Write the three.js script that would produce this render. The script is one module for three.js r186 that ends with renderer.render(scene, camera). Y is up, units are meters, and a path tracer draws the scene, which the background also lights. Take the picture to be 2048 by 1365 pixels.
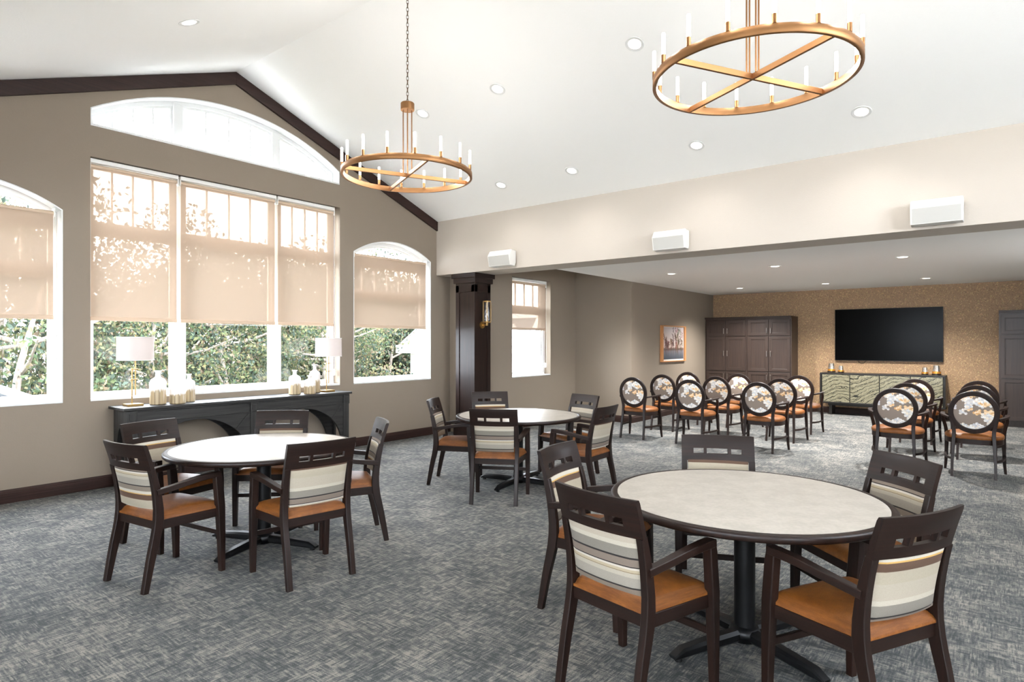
import * as THREE from 'three';
import { RoundedBoxGeometry } from 'three/addons/geometries/RoundedBoxGeometry.js';
import { mergeGeometries, toCreasedNormals } from 'three/addons/utils/BufferGeometryUtils.js';
import { RectAreaLightUniformsLib } from 'three/addons/lights/RectAreaLightUniformsLib.js';

// ---------------------------------------------------------------- camera, sky, sun, exposure
const scene = new THREE.Scene();
const YAW = THREE.MathUtils.degToRad(38.154), FOCAL = 1235.6;
const camera = new THREE.PerspectiveCamera(2 * Math.atan(682.5 / FOCAL) * 180 / Math.PI, 2048 / 1365, 0.05, 400);
camera.position.set(0, 1.55, 0);
camera.lookAt(Math.cos(YAW), 1.55, -Math.sin(YAW));
camera.setViewOffset(2048, 1365, 0, -3.1, 2048, 1365);

const renderer = new THREE.WebGLRenderer({ antialias: true });
renderer.toneMapping = THREE.LinearToneMapping;
renderer.toneMappingExposure = 1.84;
renderer.shadowMap.enabled = true;
RectAreaLightUniformsLib.init();

scene.background = new THREE.Color().setRGB(0.895, 0.97, 1.065);
scene.backgroundIntensity = 15.0;

const sun = new THREE.DirectionalLight(0xfff0d8, 5.0);
sun.position.set(40, 34, 9); sun.target.position.set(10, 0, -18);
sun.castShadow = true; sun.shadow.radius = 4;
Object.assign(sun.shadow.camera, { left: -40, right: 40, top: 40, bottom: -40, near: 1, far: 150 });
scene.add(sun, sun.target);

const DOWNLIGHT = 1.6, LOW_DOWNLIGHT = 29, CANDLE = 0.15;

// ---------------------------------------------------------------- helpers
function rngOf(seed) { let s = seed >>> 0; return () => { s = (s + 0x6d2b79f5) | 0; let t = Math.imul(s ^ (s >>> 15), 1 | s); t = (t + Math.imul(t ^ (t >>> 7), 61 | t)) ^ t; return ((t ^ (t >>> 14)) >>> 0) / 4294967296; }; }
const lerp = THREE.MathUtils.lerp, clamp = THREE.MathUtils.clamp, smooth = (a, b, x) => { const t = clamp((x - a) / (b - a), 0, 1); return t * t * (3 - 2 * t); };
// tileable value noise on an nx by ny lattice; x, y in 0..1
function lattice(nx, ny, seed) {
  const r = rngOf(seed), d = new Float32Array(nx * ny).map(() => r());
  return (x, y) => {
    x = (x - Math.floor(x)) * nx; y = (y - Math.floor(y)) * ny;
    const ix = Math.floor(x) % nx, iy = Math.floor(y) % ny; let fx = x - Math.floor(x), fy = y - Math.floor(y);
    fx = fx * fx * (3 - 2 * fx); fy = fy * fy * (3 - 2 * fy);
    const jx = (ix + 1) % nx, jy = (iy + 1) % ny;
    const a = d[iy * nx + ix], b = d[iy * nx + jx], c = d[jy * nx + ix], e = d[jy * nx + jx];
    return a + (b - a) * fx + (c - a) * fy + (a - b - c + e) * fx * fy;
  };
}
function dataTex(w, h, fn, { srgb = true, sx = 1, sy = 1 } = {}) {
  const a = new Uint8Array(w * h * 4), o = [0, 0, 0];
  for (let j = 0; j < h; j++) for (let i = 0; i < w; i++) {
    fn((i + 0.5) / w, (j + 0.5) / h, o); const k = (j * w + i) * 4;
    a[k] = clamp(o[0], 0, 255); a[k + 1] = clamp(o[1], 0, 255); a[k + 2] = clamp(o[2], 0, 255); a[k + 3] = 255;
  }
  const t = new THREE.DataTexture(a, w, h, THREE.RGBAFormat);
  t.wrapS = t.wrapT = THREE.RepeatWrapping; t.magFilter = THREE.LinearFilter; t.minFilter = THREE.LinearMipmapLinearFilter; t.generateMipmaps = true;
  if (srgb) t.colorSpace = THREE.SRGBColorSpace;
  t.repeat.set(1 / sx, 1 / sy); t.needsUpdate = true; return t;
}
function canvasTex(w, h, draw, { sx = 1, sy = 1 } = {}) {
  const c = document.createElement('canvas'); c.width = w; c.height = h; draw(c.getContext('2d'), w, h);
  const t = new THREE.CanvasTexture(c); t.colorSpace = THREE.SRGBColorSpace; t.wrapS = t.wrapT = THREE.RepeatWrapping; t.magFilter = THREE.LinearFilter; t.repeat.set(1 / sx, 1 / sy); return t;
}
const mix3 = (o, a, b, t) => { o[0] = lerp(a[0], b[0], t); o[1] = lerp(a[1], b[1], t); o[2] = lerp(a[2], b[2], t); };

const taken = {};
const numbered = (n) => { const k = (taken[n] = (taken[n] ?? -1) + 1); return k ? n + '_' + String(k).padStart(3, '0') : n; };
function clean(g) {
  let r = g.index ? g.toNonIndexed() : g;
  for (const k of Object.keys(r.attributes)) if (!['position', 'normal', 'uv'].includes(k)) r.deleteAttribute(k);
  if (!r.attributes.normal) r.computeVertexNormals();
  if (!r.attributes.uv) r.setAttribute('uv', new THREE.BufferAttribute(new Float32Array(r.attributes.position.count * 2), 2));
  return r;
}
const merge = (list) => { list = [].concat(list).map(clean); return list.length > 1 ? mergeGeometries(list) : list[0]; };
// uv in metres; v follows `long` (the axis of the grain), by default the longest axis of the geometry
function metres(g, long, off = 0) {
  g.computeBoundingBox(); const d = g.boundingBox.getSize(new THREE.Vector3()).toArray();
  if (long === undefined) long = d.indexOf(Math.max(...d));
  const p = g.attributes.position, n = g.attributes.normal, uv = g.attributes.uv;
  for (let i = 0; i < p.count; i++) {
    const a = [Math.abs(n.getX(i)), Math.abs(n.getY(i)), Math.abs(n.getZ(i))], P = [p.getX(i), p.getY(i), p.getZ(i)];
    let N = a.indexOf(Math.max(...a)), v = long; if (N === long) v = (long + 1) % 3;
    uv.setXY(i, P[3 - N - v] + off, P[v] + off * 1.7);
  }
  return g;
}
const grained = (list) => merge([].concat(list).map((g, i) => metres(clean(g), undefined, i * 0.37)));
const box = (w, h, d, x = 0, y = 0, z = 0) => new THREE.BoxGeometry(w, h, d).translate(x, y, z);
const span = (x0, x1, y0, y1, z0, z1) => box(x1 - x0, y1 - y0, z1 - z0, (x0 + x1) / 2, (y0 + y1) / 2, (z0 + z1) / 2);
const rspan = (x0, x1, y0, y1, z0, z1, r = 0.004, seg = 2) => new RoundedBoxGeometry(x1 - x0, y1 - y0, z1 - z0, seg, r).translate((x0 + x1) / 2, (y0 + y1) / 2, (z0 + z1) / 2);
const cyl = (r0, r1, h, x = 0, y = 0, z = 0, seg = 24) => new THREE.CylinderGeometry(r1, r0, h, seg).translate(x, y + h / 2, z);
const lathe = (pts, seg = 40) => new THREE.LatheGeometry(pts.map((p) => new THREE.Vector2(p[0], p[1])), seg);
const V = (x, y, z) => new THREE.Vector3(x, y, z);
// a bar of chamfered rectangular section along points; w across, h along `up`
function sweep(pts, w, h, up = V(0, 1, 0), ch = 0.18, crease = 0.7) {
  const W = (i) => (typeof w === 'number' ? w : w[i]), H = (i) => (typeof h === 'number' ? h : h[i]), rings = [];
  pts.forEach((p, i) => {
    const t = (pts[i + 1] ?? p).clone().sub(pts[i - 1] ?? p).normalize(), s = new THREE.Vector3().crossVectors(t, up).normalize(), u = new THREE.Vector3().crossVectors(s, t);
    const a = W(i) / 2, b = H(i) / 2, c = Math.min(a, b) * ch;
    rings.push([[a, -b + c], [a, b - c], [a - c, b], [-a + c, b], [-a, b - c], [-a, -b + c], [-a + c, -b], [a - c, -b]].map(([x, y]) => p.clone().addScaledVector(s, x).addScaledVector(u, y)));
  });
  const tri = [], quad = (a, b, c, d) => tri.push(a, b, c, a, c, d);
  for (let i = 0; i + 1 < rings.length; i++) for (let k = 0; k < 8; k++) { const m = (k + 1) % 8; quad(rings[i][k], rings[i][m], rings[i + 1][m], rings[i + 1][k]); }
  const cap = (r, flip) => { for (let k = 1; k < 7; k++) flip ? tri.push(r[0], r[k + 1], r[k]) : tri.push(r[0], r[k], r[k + 1]); };
  cap(rings[0], true); cap(rings[rings.length - 1], false);
  const g = new THREE.BufferGeometry().setFromPoints(tri);
  // orient outwards
  const vol = tri.reduce((acc, _, i) => (i % 3 ? acc : acc + tri[i].dot(new THREE.Vector3().crossVectors(tri[i + 1], tri[i + 2]))), 0);
  if (vol < 0) { const p = g.attributes.position.array; for (let i = 0; i < p.length; i += 9) for (let c = 0; c < 3; c++) { const t = p[i + 3 + c]; p[i + 3 + c] = p[i + 6 + c]; p[i + 6 + c] = t; } }
  return clean(toCreasedNormals(g, crease));
}
const curve = (pts, n) => new THREE.CatmullRomCurve3(pts, false, 'centripetal').getPoints(n);
// a sheet of thickness t over the grid xs by ys with open cells; place(x, y, side) gives the point of its face
function sheet(xs, ys, open, place) {
  const tri = [], uv = [], at = (i, j, s) => place(xs[i], ys[j], s);
  const quad = (a, b, c, d, ua, ub, uc, ud) => { tri.push(a, b, c, a, c, d); uv.push(...ua, ...ub, ...uc, ...ua, ...uc, ...ud); };
  const T = (i, j) => [xs[i], ys[j]], solid = (i, j) => i >= 0 && j >= 0 && i < xs.length - 1 && j < ys.length - 1 && !open(i, j);
  for (let i = 0; i < xs.length - 1; i++) for (let j = 0; j < ys.length - 1; j++) {
    if (!solid(i, j)) continue;
    quad(at(i, j, 1), at(i + 1, j, 1), at(i + 1, j + 1, 1), at(i, j + 1, 1), T(i, j), T(i + 1, j), T(i + 1, j + 1), T(i, j + 1));
    quad(at(i + 1, j, -1), at(i, j, -1), at(i, j + 1, -1), at(i + 1, j + 1, -1), T(i + 1, j), T(i, j), T(i, j + 1), T(i + 1, j + 1));
    const wall = (a, b, c, d) => quad(at(a, b, -1), at(c, d, -1), at(c, d, 1), at(a, b, 1), T(a, b), T(c, d), T(c, d), T(a, b));
    if (!solid(i, j - 1)) wall(i, j, i + 1, j);
    if (!solid(i, j + 1)) wall(i + 1, j + 1, i, j + 1);
    if (!solid(i - 1, j)) wall(i, j + 1, i, j);
    if (!solid(i + 1, j)) wall(i + 1, j, i + 1, j + 1);
  }
  const g = new THREE.BufferGeometry().setFromPoints(tri);
  g.setAttribute('uv', new THREE.BufferAttribute(new Float32Array(uv), 2));
  return clean(toCreasedNormals(g, 0.6));
}
const range = (a, b, n) => Array.from({ length: n + 1 }, (_, i) => a + (b - a) * i / n);
// a stuffed cushion over an outline: half(z) gives its half width at z
function cushion(z0, z1, half, yb, thick, dome, n = 16, power = 5) {
  const tri = [], top = (i, j) => {
    const u = -1 + 2 * i / n, v = -1 + 2 * j / n, z = lerp(z0, z1, (v + 1) / 2), e = Math.pow(Math.max(0, (1 - Math.pow(Math.abs(u), power * 2)) * (1 - Math.pow(Math.abs(v), power * 2))), 0.5);
    const inset = 1 - 0.0 * e; return V(u * half(z) * inset, yb + thick * (0.25 + 0.75 * e) + dome * (1 - u * u) * (1 - v * v), z);
  }, bot = (i, j) => { const p = top(i, j); p.y = yb; return p; };
  const quad = (a, b, c, d) => tri.push(a, b, c, a, c, d);
  for (let i = 0; i < n; i++) for (let j = 0; j < n; j++) { quad(top(i, j), top(i, j + 1), top(i + 1, j + 1), top(i + 1, j)); quad(bot(i, j), bot(i + 1, j), bot(i + 1, j + 1), bot(i, j + 1)); }
  for (let i = 0; i < n; i++) {
    quad(bot(i, 0), top(i, 0), top(i + 1, 0), bot(i + 1, 0)); quad(top(i, n), bot(i, n), bot(i + 1, n), top(i + 1, n));
    quad(top(0, i), bot(0, i), bot(0, i + 1), top(0, i + 1)); quad(bot(n, i), top(n, i), top(n, i + 1), bot(n, i + 1));
  }
  const g = new THREE.BufferGeometry().setFromPoints(tri); return metres(clean(toCreasedNormals(g, 1.2)));
}
function extrude(shape, depth, bevel = 0, seg = 12) {
  return new THREE.ExtrudeGeometry(shape, { depth: depth - 2 * bevel, bevelEnabled: bevel > 0, bevelThickness: bevel, bevelSize: bevel, bevelOffset: -bevel, bevelSegments: 2, curveSegments: seg }).translate(0, 0, bevel);
}
const poly = (pts) => new THREE.Shape(pts.map((p) => new THREE.Vector2(p[0], p[1])));

function lit(o) { o.castShadow = o.receiveShadow = true; return o; }
function part(name, geos, m, parent) { const o = lit(new THREE.Mesh(merge(geos), m)); o.name = name; parent.add(o); return o; }
function thing(name, label, category, group, [x, y, z] = [0, 0, 0], turn = 0) {
  const o = new THREE.Group(); o.name = numbered(name); o.position.set(x, y, z); o.rotation.y = turn; o.userData = { label, category };
  if (group) o.userData.group = group; scene.add(o); return o;
}
function solo(name, geos, m, label, category, group) { const o = part(numbered(name), geos, m, scene); o.userData = { label, category }; if (group) o.userData.group = group; return o; }
function structure(name, geos, m, label, category) { const o = part(name, geos, m, scene); o.userData = { kind: 'structure', label, category }; return o; }
function copyOf(o, label, [x, y, z], turn = 0) { const c = o.clone(); c.name = numbered(o.name.replace(/_\d{3}$/, '')); c.userData = { ...o.userData, label }; c.position.set(x, y, z); c.rotation.y = turn; scene.add(c); return c; }
const std = (color, roughness, more = {}) => new THREE.MeshStandardMaterial({ color, roughness, ...more });
const phys = (color, roughness, more = {}) => new THREE.MeshPhysicalMaterial({ color, roughness, ...more });

// ---------------------------------------------------------------- textures and materials
const TEX = {};
{
  const a = lattice(30, 430, 1), b = lattice(430, 30, 2), a2 = lattice(70, 300, 3), b2 = lattice(300, 70, 4), pa = lattice(44, 44, 5), pb = lattice(11, 11, 6), loop = lattice(900, 900, 7), pc = lattice(70, 70, 8);
  const dark = [56, 60, 61], mid = [87, 88, 87], light = [134, 129, 121];
  TEX.carpet = dataTex(2048, 2048, (u, v, o) => {
    const across = pa(u, v), k = 0.28 + 0.44 * smooth(0.35, 0.65, across), s = lerp(a(u, v) * 0.55 + a2(u, v) * 0.45, b(u, v) * 0.55 + b2(u, v) * 0.45, k);
    let t = (s - 0.5) * 1.75 + (pb(u, v) - 0.5) * 0.4 + (pc(u, v) - 0.5) * 0.5 + 0.5;
    const l1 = a(u + 0.31, v + 0.17), l2 = b(u + 0.57, v + 0.23); if (l1 > 0.88 || l2 > 0.9) t -= 0.35;
    t += (loop(u, v) - 0.5) * 0.6; t = clamp(t, 0, 1);
    t < 0.5 ? mix3(o, dark, mid, t * 2) : mix3(o, mid, light, t * 2 - 1);
  }, { sx: 2.1, sy: 2.1 });
  TEX.carpetBump = dataTex(1024, 1024, (u, v, o) => { o[0] = o[1] = o[2] = 255 * (0.6 * loop(u * 2, v * 2) + 0.4 * a2(u * 2, v * 2)); }, { srgb: false, sx: 3, sy: 3 });
}
function woodTex(c0, c1, seed, contrast = 1) {
  const f = lattice(90, 5, seed), g = lattice(26, 3, seed + 1), w = lattice(4, 4, seed + 2), p = lattice(220, 14, seed + 3);
  return dataTex(512, 1024, (u, v, o) => { const x = u + 0.05 * w(u, v); mix3(o, c0, c1, clamp(0.5 + contrast * ((f(x, v) - 0.5) * 0.6 + (g(x, v) - 0.5) * 0.7 + (p(x, v) - 0.5) * 0.35), 0, 1)); }, { sx: 0.45, sy: 1.1 });
}
TEX.espresso = woodTex([22, 12, 8], [39, 22, 15], 11);
TEX.trimWood = woodTex([36, 22, 18], [56, 36, 30], 15);
TEX.cabinet = woodTex([46, 34, 28], [66, 51, 43], 21, 0.8);
TEX.weathered = woodTex([20, 19, 18], [50, 48, 46], 31, 1.2);
TEX.oak = woodTex([176, 118, 70], [206, 150, 98], 41, 0.8);
{
  const a = lattice(7, 7, 51), b = lattice(30, 30, 52), c = lattice(200, 200, 53);
  TEX.leather = dataTex(512, 512, (u, v, o) => mix3(o, [102, 57, 21], [132, 80, 32], clamp(0.5 + (a(u, v) - 0.5) * 0.7 + (b(u, v) - 0.5) * 0.5 + (c(u, v) - 0.5) * 0.3, 0, 1)), { sx: 0.6, sy: 0.6 });
  TEX.leatherBump = dataTex(512, 512, (u, v, o) => { o[0] = o[1] = o[2] = 255 * (0.5 * c(u, v) + 0.5 * b(u * 3, v * 3)); }, { srgb: false, sx: 0.3, sy: 0.3 });
  const d = lattice(60, 60, 54), e = lattice(14, 14, 55);
  TEX.laminate = dataTex(512, 512, (u, v, o) => mix3(o, [162, 155, 145], [180, 173, 163], clamp(0.5 + (d(u, v) - 0.5) * 0.6 + (e(u, v) - 0.5) * 0.7 + (c(u, v) - 0.5) * 0.25, 0, 1)), { sx: 0.8, sy: 0.8 });
  TEX.plaster = dataTex(512, 512, (u, v, o) => { o[0] = o[1] = o[2] = 255 * (0.6 * c(u, v) + 0.4 * d(u, v)); }, { srgb: false, sx: 0.7, sy: 0.7 });
}
// striped upholstery: [thickness in m, colour], one repeat from the bottom up
const STRIPES = [[0.05, 155, 145, 127], [0.034, 80, 58, 43], [0.006, 177, 140, 77], [0.018, 174, 167, 153], [0.03, 115, 103, 91], [0.007, 30, 25, 23], [0.042, 140, 133, 122], [0.02, 161, 152, 136], [0.003, 123, 105, 80], [0.012, 162, 149, 125], [0.009, 182, 174, 161], [0.005, 34, 29, 27], [0.032, 115, 102, 91], [0.008, 29, 24, 23], [0.044, 119, 113, 103], [0.02, 170, 161, 146], [0.066, 159, 149, 133]];
const STRIPE_LENGTH = STRIPES.reduce((s, r) => s + r[0], 0);
{
  const weave = lattice(160, 900, 61);
  TEX.stripes = dataTex(128, 1024, (u, v, o) => { let y = v * STRIPE_LENGTH, k = 0; while (k < STRIPES.length - 1 && y > STRIPES[k][0]) y -= STRIPES[k++][0]; const w = 0.93 + 0.14 * weave(u, v); for (let c = 0; c < 3; c++) o[c] = STRIPES[k][c + 1] * w; }, { sx: 0.2, sy: STRIPE_LENGTH });
}
// taupe fabric printed with clusters of small white, grey and amber hexagons
TEX.hexagons = canvasTex(1024, 1024, (g, W, H) => {
  g.fillStyle = 'rgb(126,112,101)'; g.fillRect(0, 0, W, H);
  const r = rngOf(71), R = 30, dx = R * 1.5, dy = R * Math.sqrt(3), nx = Math.round(W / dx / 2) * 2, ny = Math.round(H / dy), sx = W / nx, sy = H / ny;
  const on = lattice(9, 10, 74), warm = lattice(4, 15, 73);
  const pal = ['rgb(232,228,222)', 'rgb(216,214,212)', 'rgb(190,190,192)', 'rgb(226,214,196)', 'rgb(204,198,192)'], amb = ['rgb(206,158,104)', 'rgb(222,186,140)', 'rgb(230,206,172)'];
  for (let i = 0; i < nx; i++) for (let j = 0; j < ny; j++) {
    const u = i / nx, v = (j + (i % 2) / 2) / ny; if (on(u, v) + (r() - 0.5) * 0.22 < 0.48) continue;
    for (const ox of [-W, 0, W]) for (const oy of [-H, 0, H]) {
      const cx = i * sx + ox, cy = (j + (i % 2) / 2) * sy + oy; if (cx < -60 || cx > W + 60 || cy < -60 || cy > H + 60) continue;
      const rr = rngOf(i * 131 + j * 17 + 5), p = warm(u, v) > 0.66 ? amb : pal;
      const hex = (k) => [cx + R * 1.02 * Math.cos(k * Math.PI / 3), cy + R * 1.02 * Math.sin(k * Math.PI / 3)];
      for (let q = 0; q < 3; q++) { g.fillStyle = p[Math.floor(rr() * p.length)]; g.beginPath(); g.moveTo(cx, cy); for (const k of [2 * q, 2 * q + 1, 2 * q + 2]) g.lineTo(...hex(k)); g.closePath(); g.fill(); }
    }
  }
}, { sx: 0.56, sy: 0.56 });
TEX.wallpaper = canvasTex(1024, 1024, (g, W, H) => {
  g.fillStyle = 'rgb(158,128,96)'; g.fillRect(0, 0, W, H);
  const r = rngOf(81); g.lineCap = 'butt';
  for (let k = 0; k < 2600; k++) {
    const x = r() * W, y = r() * H, a = Math.floor(r() * 6) * Math.PI / 3 + 0.26, l = 9 + r() * 12; g.lineWidth = 3 + r() * 4;
    g.strokeStyle = r() < 0.5 ? `rgba(${196 + r() * 24},${166 + r() * 20},${116 + r() * 20},0.85)` : `rgba(${112 + r() * 20},${88 + r() * 14},${66 + r() * 10},0.75)`;
    for (const ox of [-W, 0, W]) for (const oy of [-H, 0, H]) { if (x + ox < -40 || x + ox > W + 40 || y + oy < -40 || y + oy > H + 40) continue; g.beginPath(); g.moveTo(x + ox, y + oy); g.lineTo(x + ox + l * Math.cos(a), y + oy + l * Math.sin(a)); g.stroke(); }
  }
}, { sx: 1.4, sy: 1.4 });
{ // layered stone-like veneer of the sideboard doors, mirrored door by door
  const w1 = lattice(5, 4, 91), w2 = lattice(18, 12, 92), w3 = lattice(60, 40, 93), sp = lattice(26, 40, 94);
  TEX.veneer = dataTex(1024, 768, (u, v, o) => {
    const hill = 0.34 * Math.exp(-Math.pow((u - 0.38) / 0.3, 2)) - 0.16 * Math.exp(-Math.pow((u - 0.95) / 0.2, 2)), y = v - hill * (1 - 0.5 * v) + 0.12 * (w1(u, v) - 0.5) + 0.05 * (w2(u, v) - 0.5) + 0.018 * (w3(u, v) - 0.5);
    const l = Math.sin(y * 128) * 0.55 + Math.sin(y * 47 + 1) * 0.45, fine = Math.sin(y * 330 + 6 * w2(u, v)) * 0.5 + 0.5, d = smooth(0.15, 0.75, l) * (0.35 + 1.1 * sp(u, y)) * (0.55 + 0.9 * w2(u, v)), hole = smooth(0.045, 0.02, Math.hypot((u - 0.9) * 0.8, v - 0.27));
    mix3(o, [134, 130, 108], [84, 78, 60], 0.9 * fine * sp(u * 2, y)); const k = clamp(Math.max(d, hole), 0, 1) * 0.93; o[0] = lerp(o[0], 22, k); o[1] = lerp(o[1], 24, k); o[2] = lerp(o[2], 22, k);
  });
}
TEX.reeds = canvasTex(768, 512, (g, W, H) => { // soft photograph of dry reeds over dark water
  const r = rngOf(101); const top = g.createLinearGradient(0, 0, 0, H); top.addColorStop(0, 'rgb(190,180,178)'); top.addColorStop(0.62, 'rgb(206,186,176)'); top.addColorStop(0.68, 'rgb(96,78,70)'); top.addColorStop(0.75, 'rgb(120,118,122)'); top.addColorStop(1, 'rgb(66,74,84)');
  g.fillStyle = top; g.fillRect(0, 0, W, H);
  for (let k = 0; k < 46; k++) {
    const x = r() * W, hgt = (0.2 + 0.5 * r() * (x / W > 0.5 ? 1.15 : 0.6)) * H, b = H * (0.62 + r() * 0.2), lean = (r() - 0.45) * 150;
    g.strokeStyle = `rgba(${66 + r() * 60},${46 + r() * 38},${34 + r() * 28},0.9)`; g.lineWidth = 4 + r() * 5; g.beginPath(); g.moveTo(x, b); g.quadraticCurveTo(x, b - hgt * 0.6, x + lean, b - hgt); g.stroke();
    g.fillStyle = g.strokeStyle; for (let m = 0; m < 10; m++) { g.beginPath(); g.ellipse(x + lean * (1 - m * 0.09) + (r() - 0.5) * 44, b - hgt + m * 10, 10 + r() * 10, 3 + r() * 4, r() - 0.5, 0, 7); g.fill(); }
    g.strokeStyle = `rgba(${50 + r() * 60},${44 + r() * 40},${44 + r() * 40},0.4)`; g.beginPath(); g.moveTo(x, b); g.lineTo(x + lean * 0.7, b + hgt * 0.5); g.stroke();
  }
});
{ // glaze: cream white running down over bare golden clay with vertical drips
  const n = lattice(46, 2, 111), m = lattice(16, 3, 112), f = lattice(120, 60, 113);
  TEX.glaze = dataTex(512, 512, (u, v, o) => { const edge = 0.36 + 0.10 * n(u, 0.3) + 0.05 * m(u, v), k = smooth(edge - 0.05, edge + 0.05, v), s = n(u + 0.13, v * 0.2); mix3(o, [174 - 34 * smooth(0.6, 0.9, s), 158 - 34 * smooth(0.6, 0.9, s), 124 - 30 * smooth(0.6, 0.9, s)], [236, 234, 230], clamp(k + 0.45 * smooth(0.62, 0.85, m(u, v)), 0, 1)); o[0] += 8 * f(u, v); });
}
{ const a = lattice(24, 6, 121), b = lattice(80, 30, 122); TEX.bark = dataTex(256, 512, (u, v, o) => mix3(o, [58, 52, 46], [128, 120, 110], clamp(0.6 * a(u, v) + 0.5 * b(u, v), 0, 1)), { sx: 0.5, sy: 1.2 }); }
{ const a = lattice(40, 40, 131), b = lattice(8, 8, 132); TEX.ground = dataTex(512, 512, (u, v, o) => mix3(o, [96, 98, 84], [148, 144, 128], clamp(0.5 * a(u, v) + 0.5 * b(u, v), 0, 1)), { sx: 6, sy: 6 }); }

const paint = (hex) => std(hex, 0.85, { bumpMap: TEX.plaster, bumpScale: 0.0006 });
const M = {
  wall: paint(0x897c6d), beam: paint(0xbeb4a8), ceiling: paint(0xf6f5f2), white: std(0xdededc, 0.45),
  carpet: std(0xffffff, 0.95, { map: TEX.carpet, bumpMap: TEX.carpetBump, bumpScale: 0.003 }),
  wallpaper: std(0xffffff, 0.6, { map: TEX.wallpaper }),
  wood: phys(0xffffff, 0.48, { map: TEX.espresso, specularIntensity: 0.55, clearcoat: 0.08, clearcoatRoughness: 0.2 }),
  trim: phys(0xffffff, 0.5, { map: TEX.trimWood, specularIntensity: 0.6 }),
  cabinet: phys(0xffffff, 0.45, { map: TEX.cabinet, clearcoat: 0.12, clearcoatRoughness: 0.3 }),
  weathered: std(0xffffff, 0.55, { map: TEX.weathered, bumpMap: TEX.weathered, bumpScale: 0.001 }),
  oak: std(0xffffff, 0.5, { map: TEX.oak }),
  leather: phys(0xffffff, 0.45, { map: TEX.leather, specularIntensity: 0.7, bumpMap: TEX.leatherBump, bumpScale: 0.0008 }),
  laminate: phys(0xffffff, 0.38, { map: TEX.laminate, clearcoat: 0.12, clearcoatRoughness: 0.2 }),
  black: std(0x0d0e10, 0.42, { metalness: 0.3 }), blackFrame: std(0x14120f, 0.4), rubber: std(0x0b0b0b, 0.8),
  hex: std(0xffffff, 0.85, { map: TEX.hexagons }),
  brass: std(0x966e4a, 0.5, { metalness: 1 }), brassLight: std(0xb8965f, 0.3, { metalness: 1 }),
  bronze: std(0x6e5b48, 0.4, { metalness: 1 }), steel: std(0xb9b4ac, 0.3, { metalness: 1 }),
  glass: phys(0xffffff, 0.0, { transmission: 1, ior: 1.5 }),
  clear: phys(0xffffff, 0.02, { transmission: 1, ior: 1.45 }),
  shade: phys(0xb5a08d, 0.58, { transmission: 0.22, specularIntensity: 0.2 }),
  hem: phys(0xcdb49c, 0.8), tube: phys(0xcbb39a, 0.7), plastic: std(0xeceae6, 0.45), chain: std(0xd8d6d0, 0.4),
  lampShade: phys(0xd6cac4, 0.95, { transmission: 0.08, specularIntensity: 0.1 }),
  glaze: phys(0xffffff, 0.35, { map: TEX.glaze, clearcoat: 0.5, clearcoatRoughness: 0.15 }),
  candle: std(0xffffff, 0.4, { emissive: 0xfff6ea, emissiveIntensity: 2.2 }), lens: std(0xffffff, 0.4, { emissive: 0xfff3e2, emissiveIntensity: 2.6 }),
  screen: phys(0x050505, 0.2, { specularIntensity: 0.12 }), bezel: std(0x0a0a0b, 0.35),
  veneer: phys(0xffffff, 0.25, { map: TEX.veneer, clearcoat: 0.5, clearcoatRoughness: 0.1 }),
  print: std(0xffffff, 0.5, { map: TEX.reeds }), mat: std(0xe4dcd2, 0.8),
  mercury: phys(0xd9d4cc, 0.22, { metalness: 0.9 }), amber: phys(0xc98b3a, 0.25, { metalness: 0.6 }), smoke: std(0x1a1714, 0.3),
  speaker: std(0xe2dfd9, 0.5), grille: std(0xb9b6af, 0.85),
  siding: std(0xd8d8d8, 0.7), roofMetal: std(0xb9bec6, 0.45, { metalness: 0.2 }), slate: std(0x5f656d, 0.7), bark: std(0xffffff, 0.95, { map: TEX.bark }), ground: std(0xffffff, 1, { map: TEX.ground }), paving: paint(0xd6d4ce),
  leaf: phys(0xffffff, 0.9, { transmission: 0.3, specularIntensity: 0.2 }), filament: std(0xffffff, 0.4, { emissive: 0xffe0b0, emissiveIntensity: 1.5 }),
};
const stripeMats = [0.05, 0.404, 0.3, 0.75].map((off) => { const t = TEX.stripes.clone(); t.offset.set(0, off); t.needsUpdate = true; return std(0xffffff, 0.85, { map: t }); });

// ---------------------------------------------------------------- the room
const NZ = -7.505, WT = 0.30, BEAM0 = 7.473, BEAM1 = 7.99, RIDGE = 3.94, RIDGE_Y = 4.934, SLOPE = 0.3776, LOW = 2.72, EAST = 15.1, PICZ = -5.53, BAYX = 10.75, BAYZ = -6.80, RETX = 7.8, SOUTH = 3.2, SOUTH_LOW = 2.0, WEST = -3.8;
const vaultY = (x) => RIDGE_Y - SLOPE * Math.abs(x - RIDGE);
const MIRROR = (x) => 2 * RIDGE - x;
structure('floor', metres(merge([span(WEST - WT, RETX + WT, -0.25, 0, NZ - WT, SOUTH + WT), span(RETX + WT, BAYX + WT, -0.25, 0, BAYZ - WT, SOUTH_LOW + WT), span(BAYX + WT, EAST + WT, -0.25, 0, PICZ - WT, SOUTH_LOW + WT)]), 2), M.carpet, 'grey heathered carpet with a crosshatch weave', 'floor');

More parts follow.
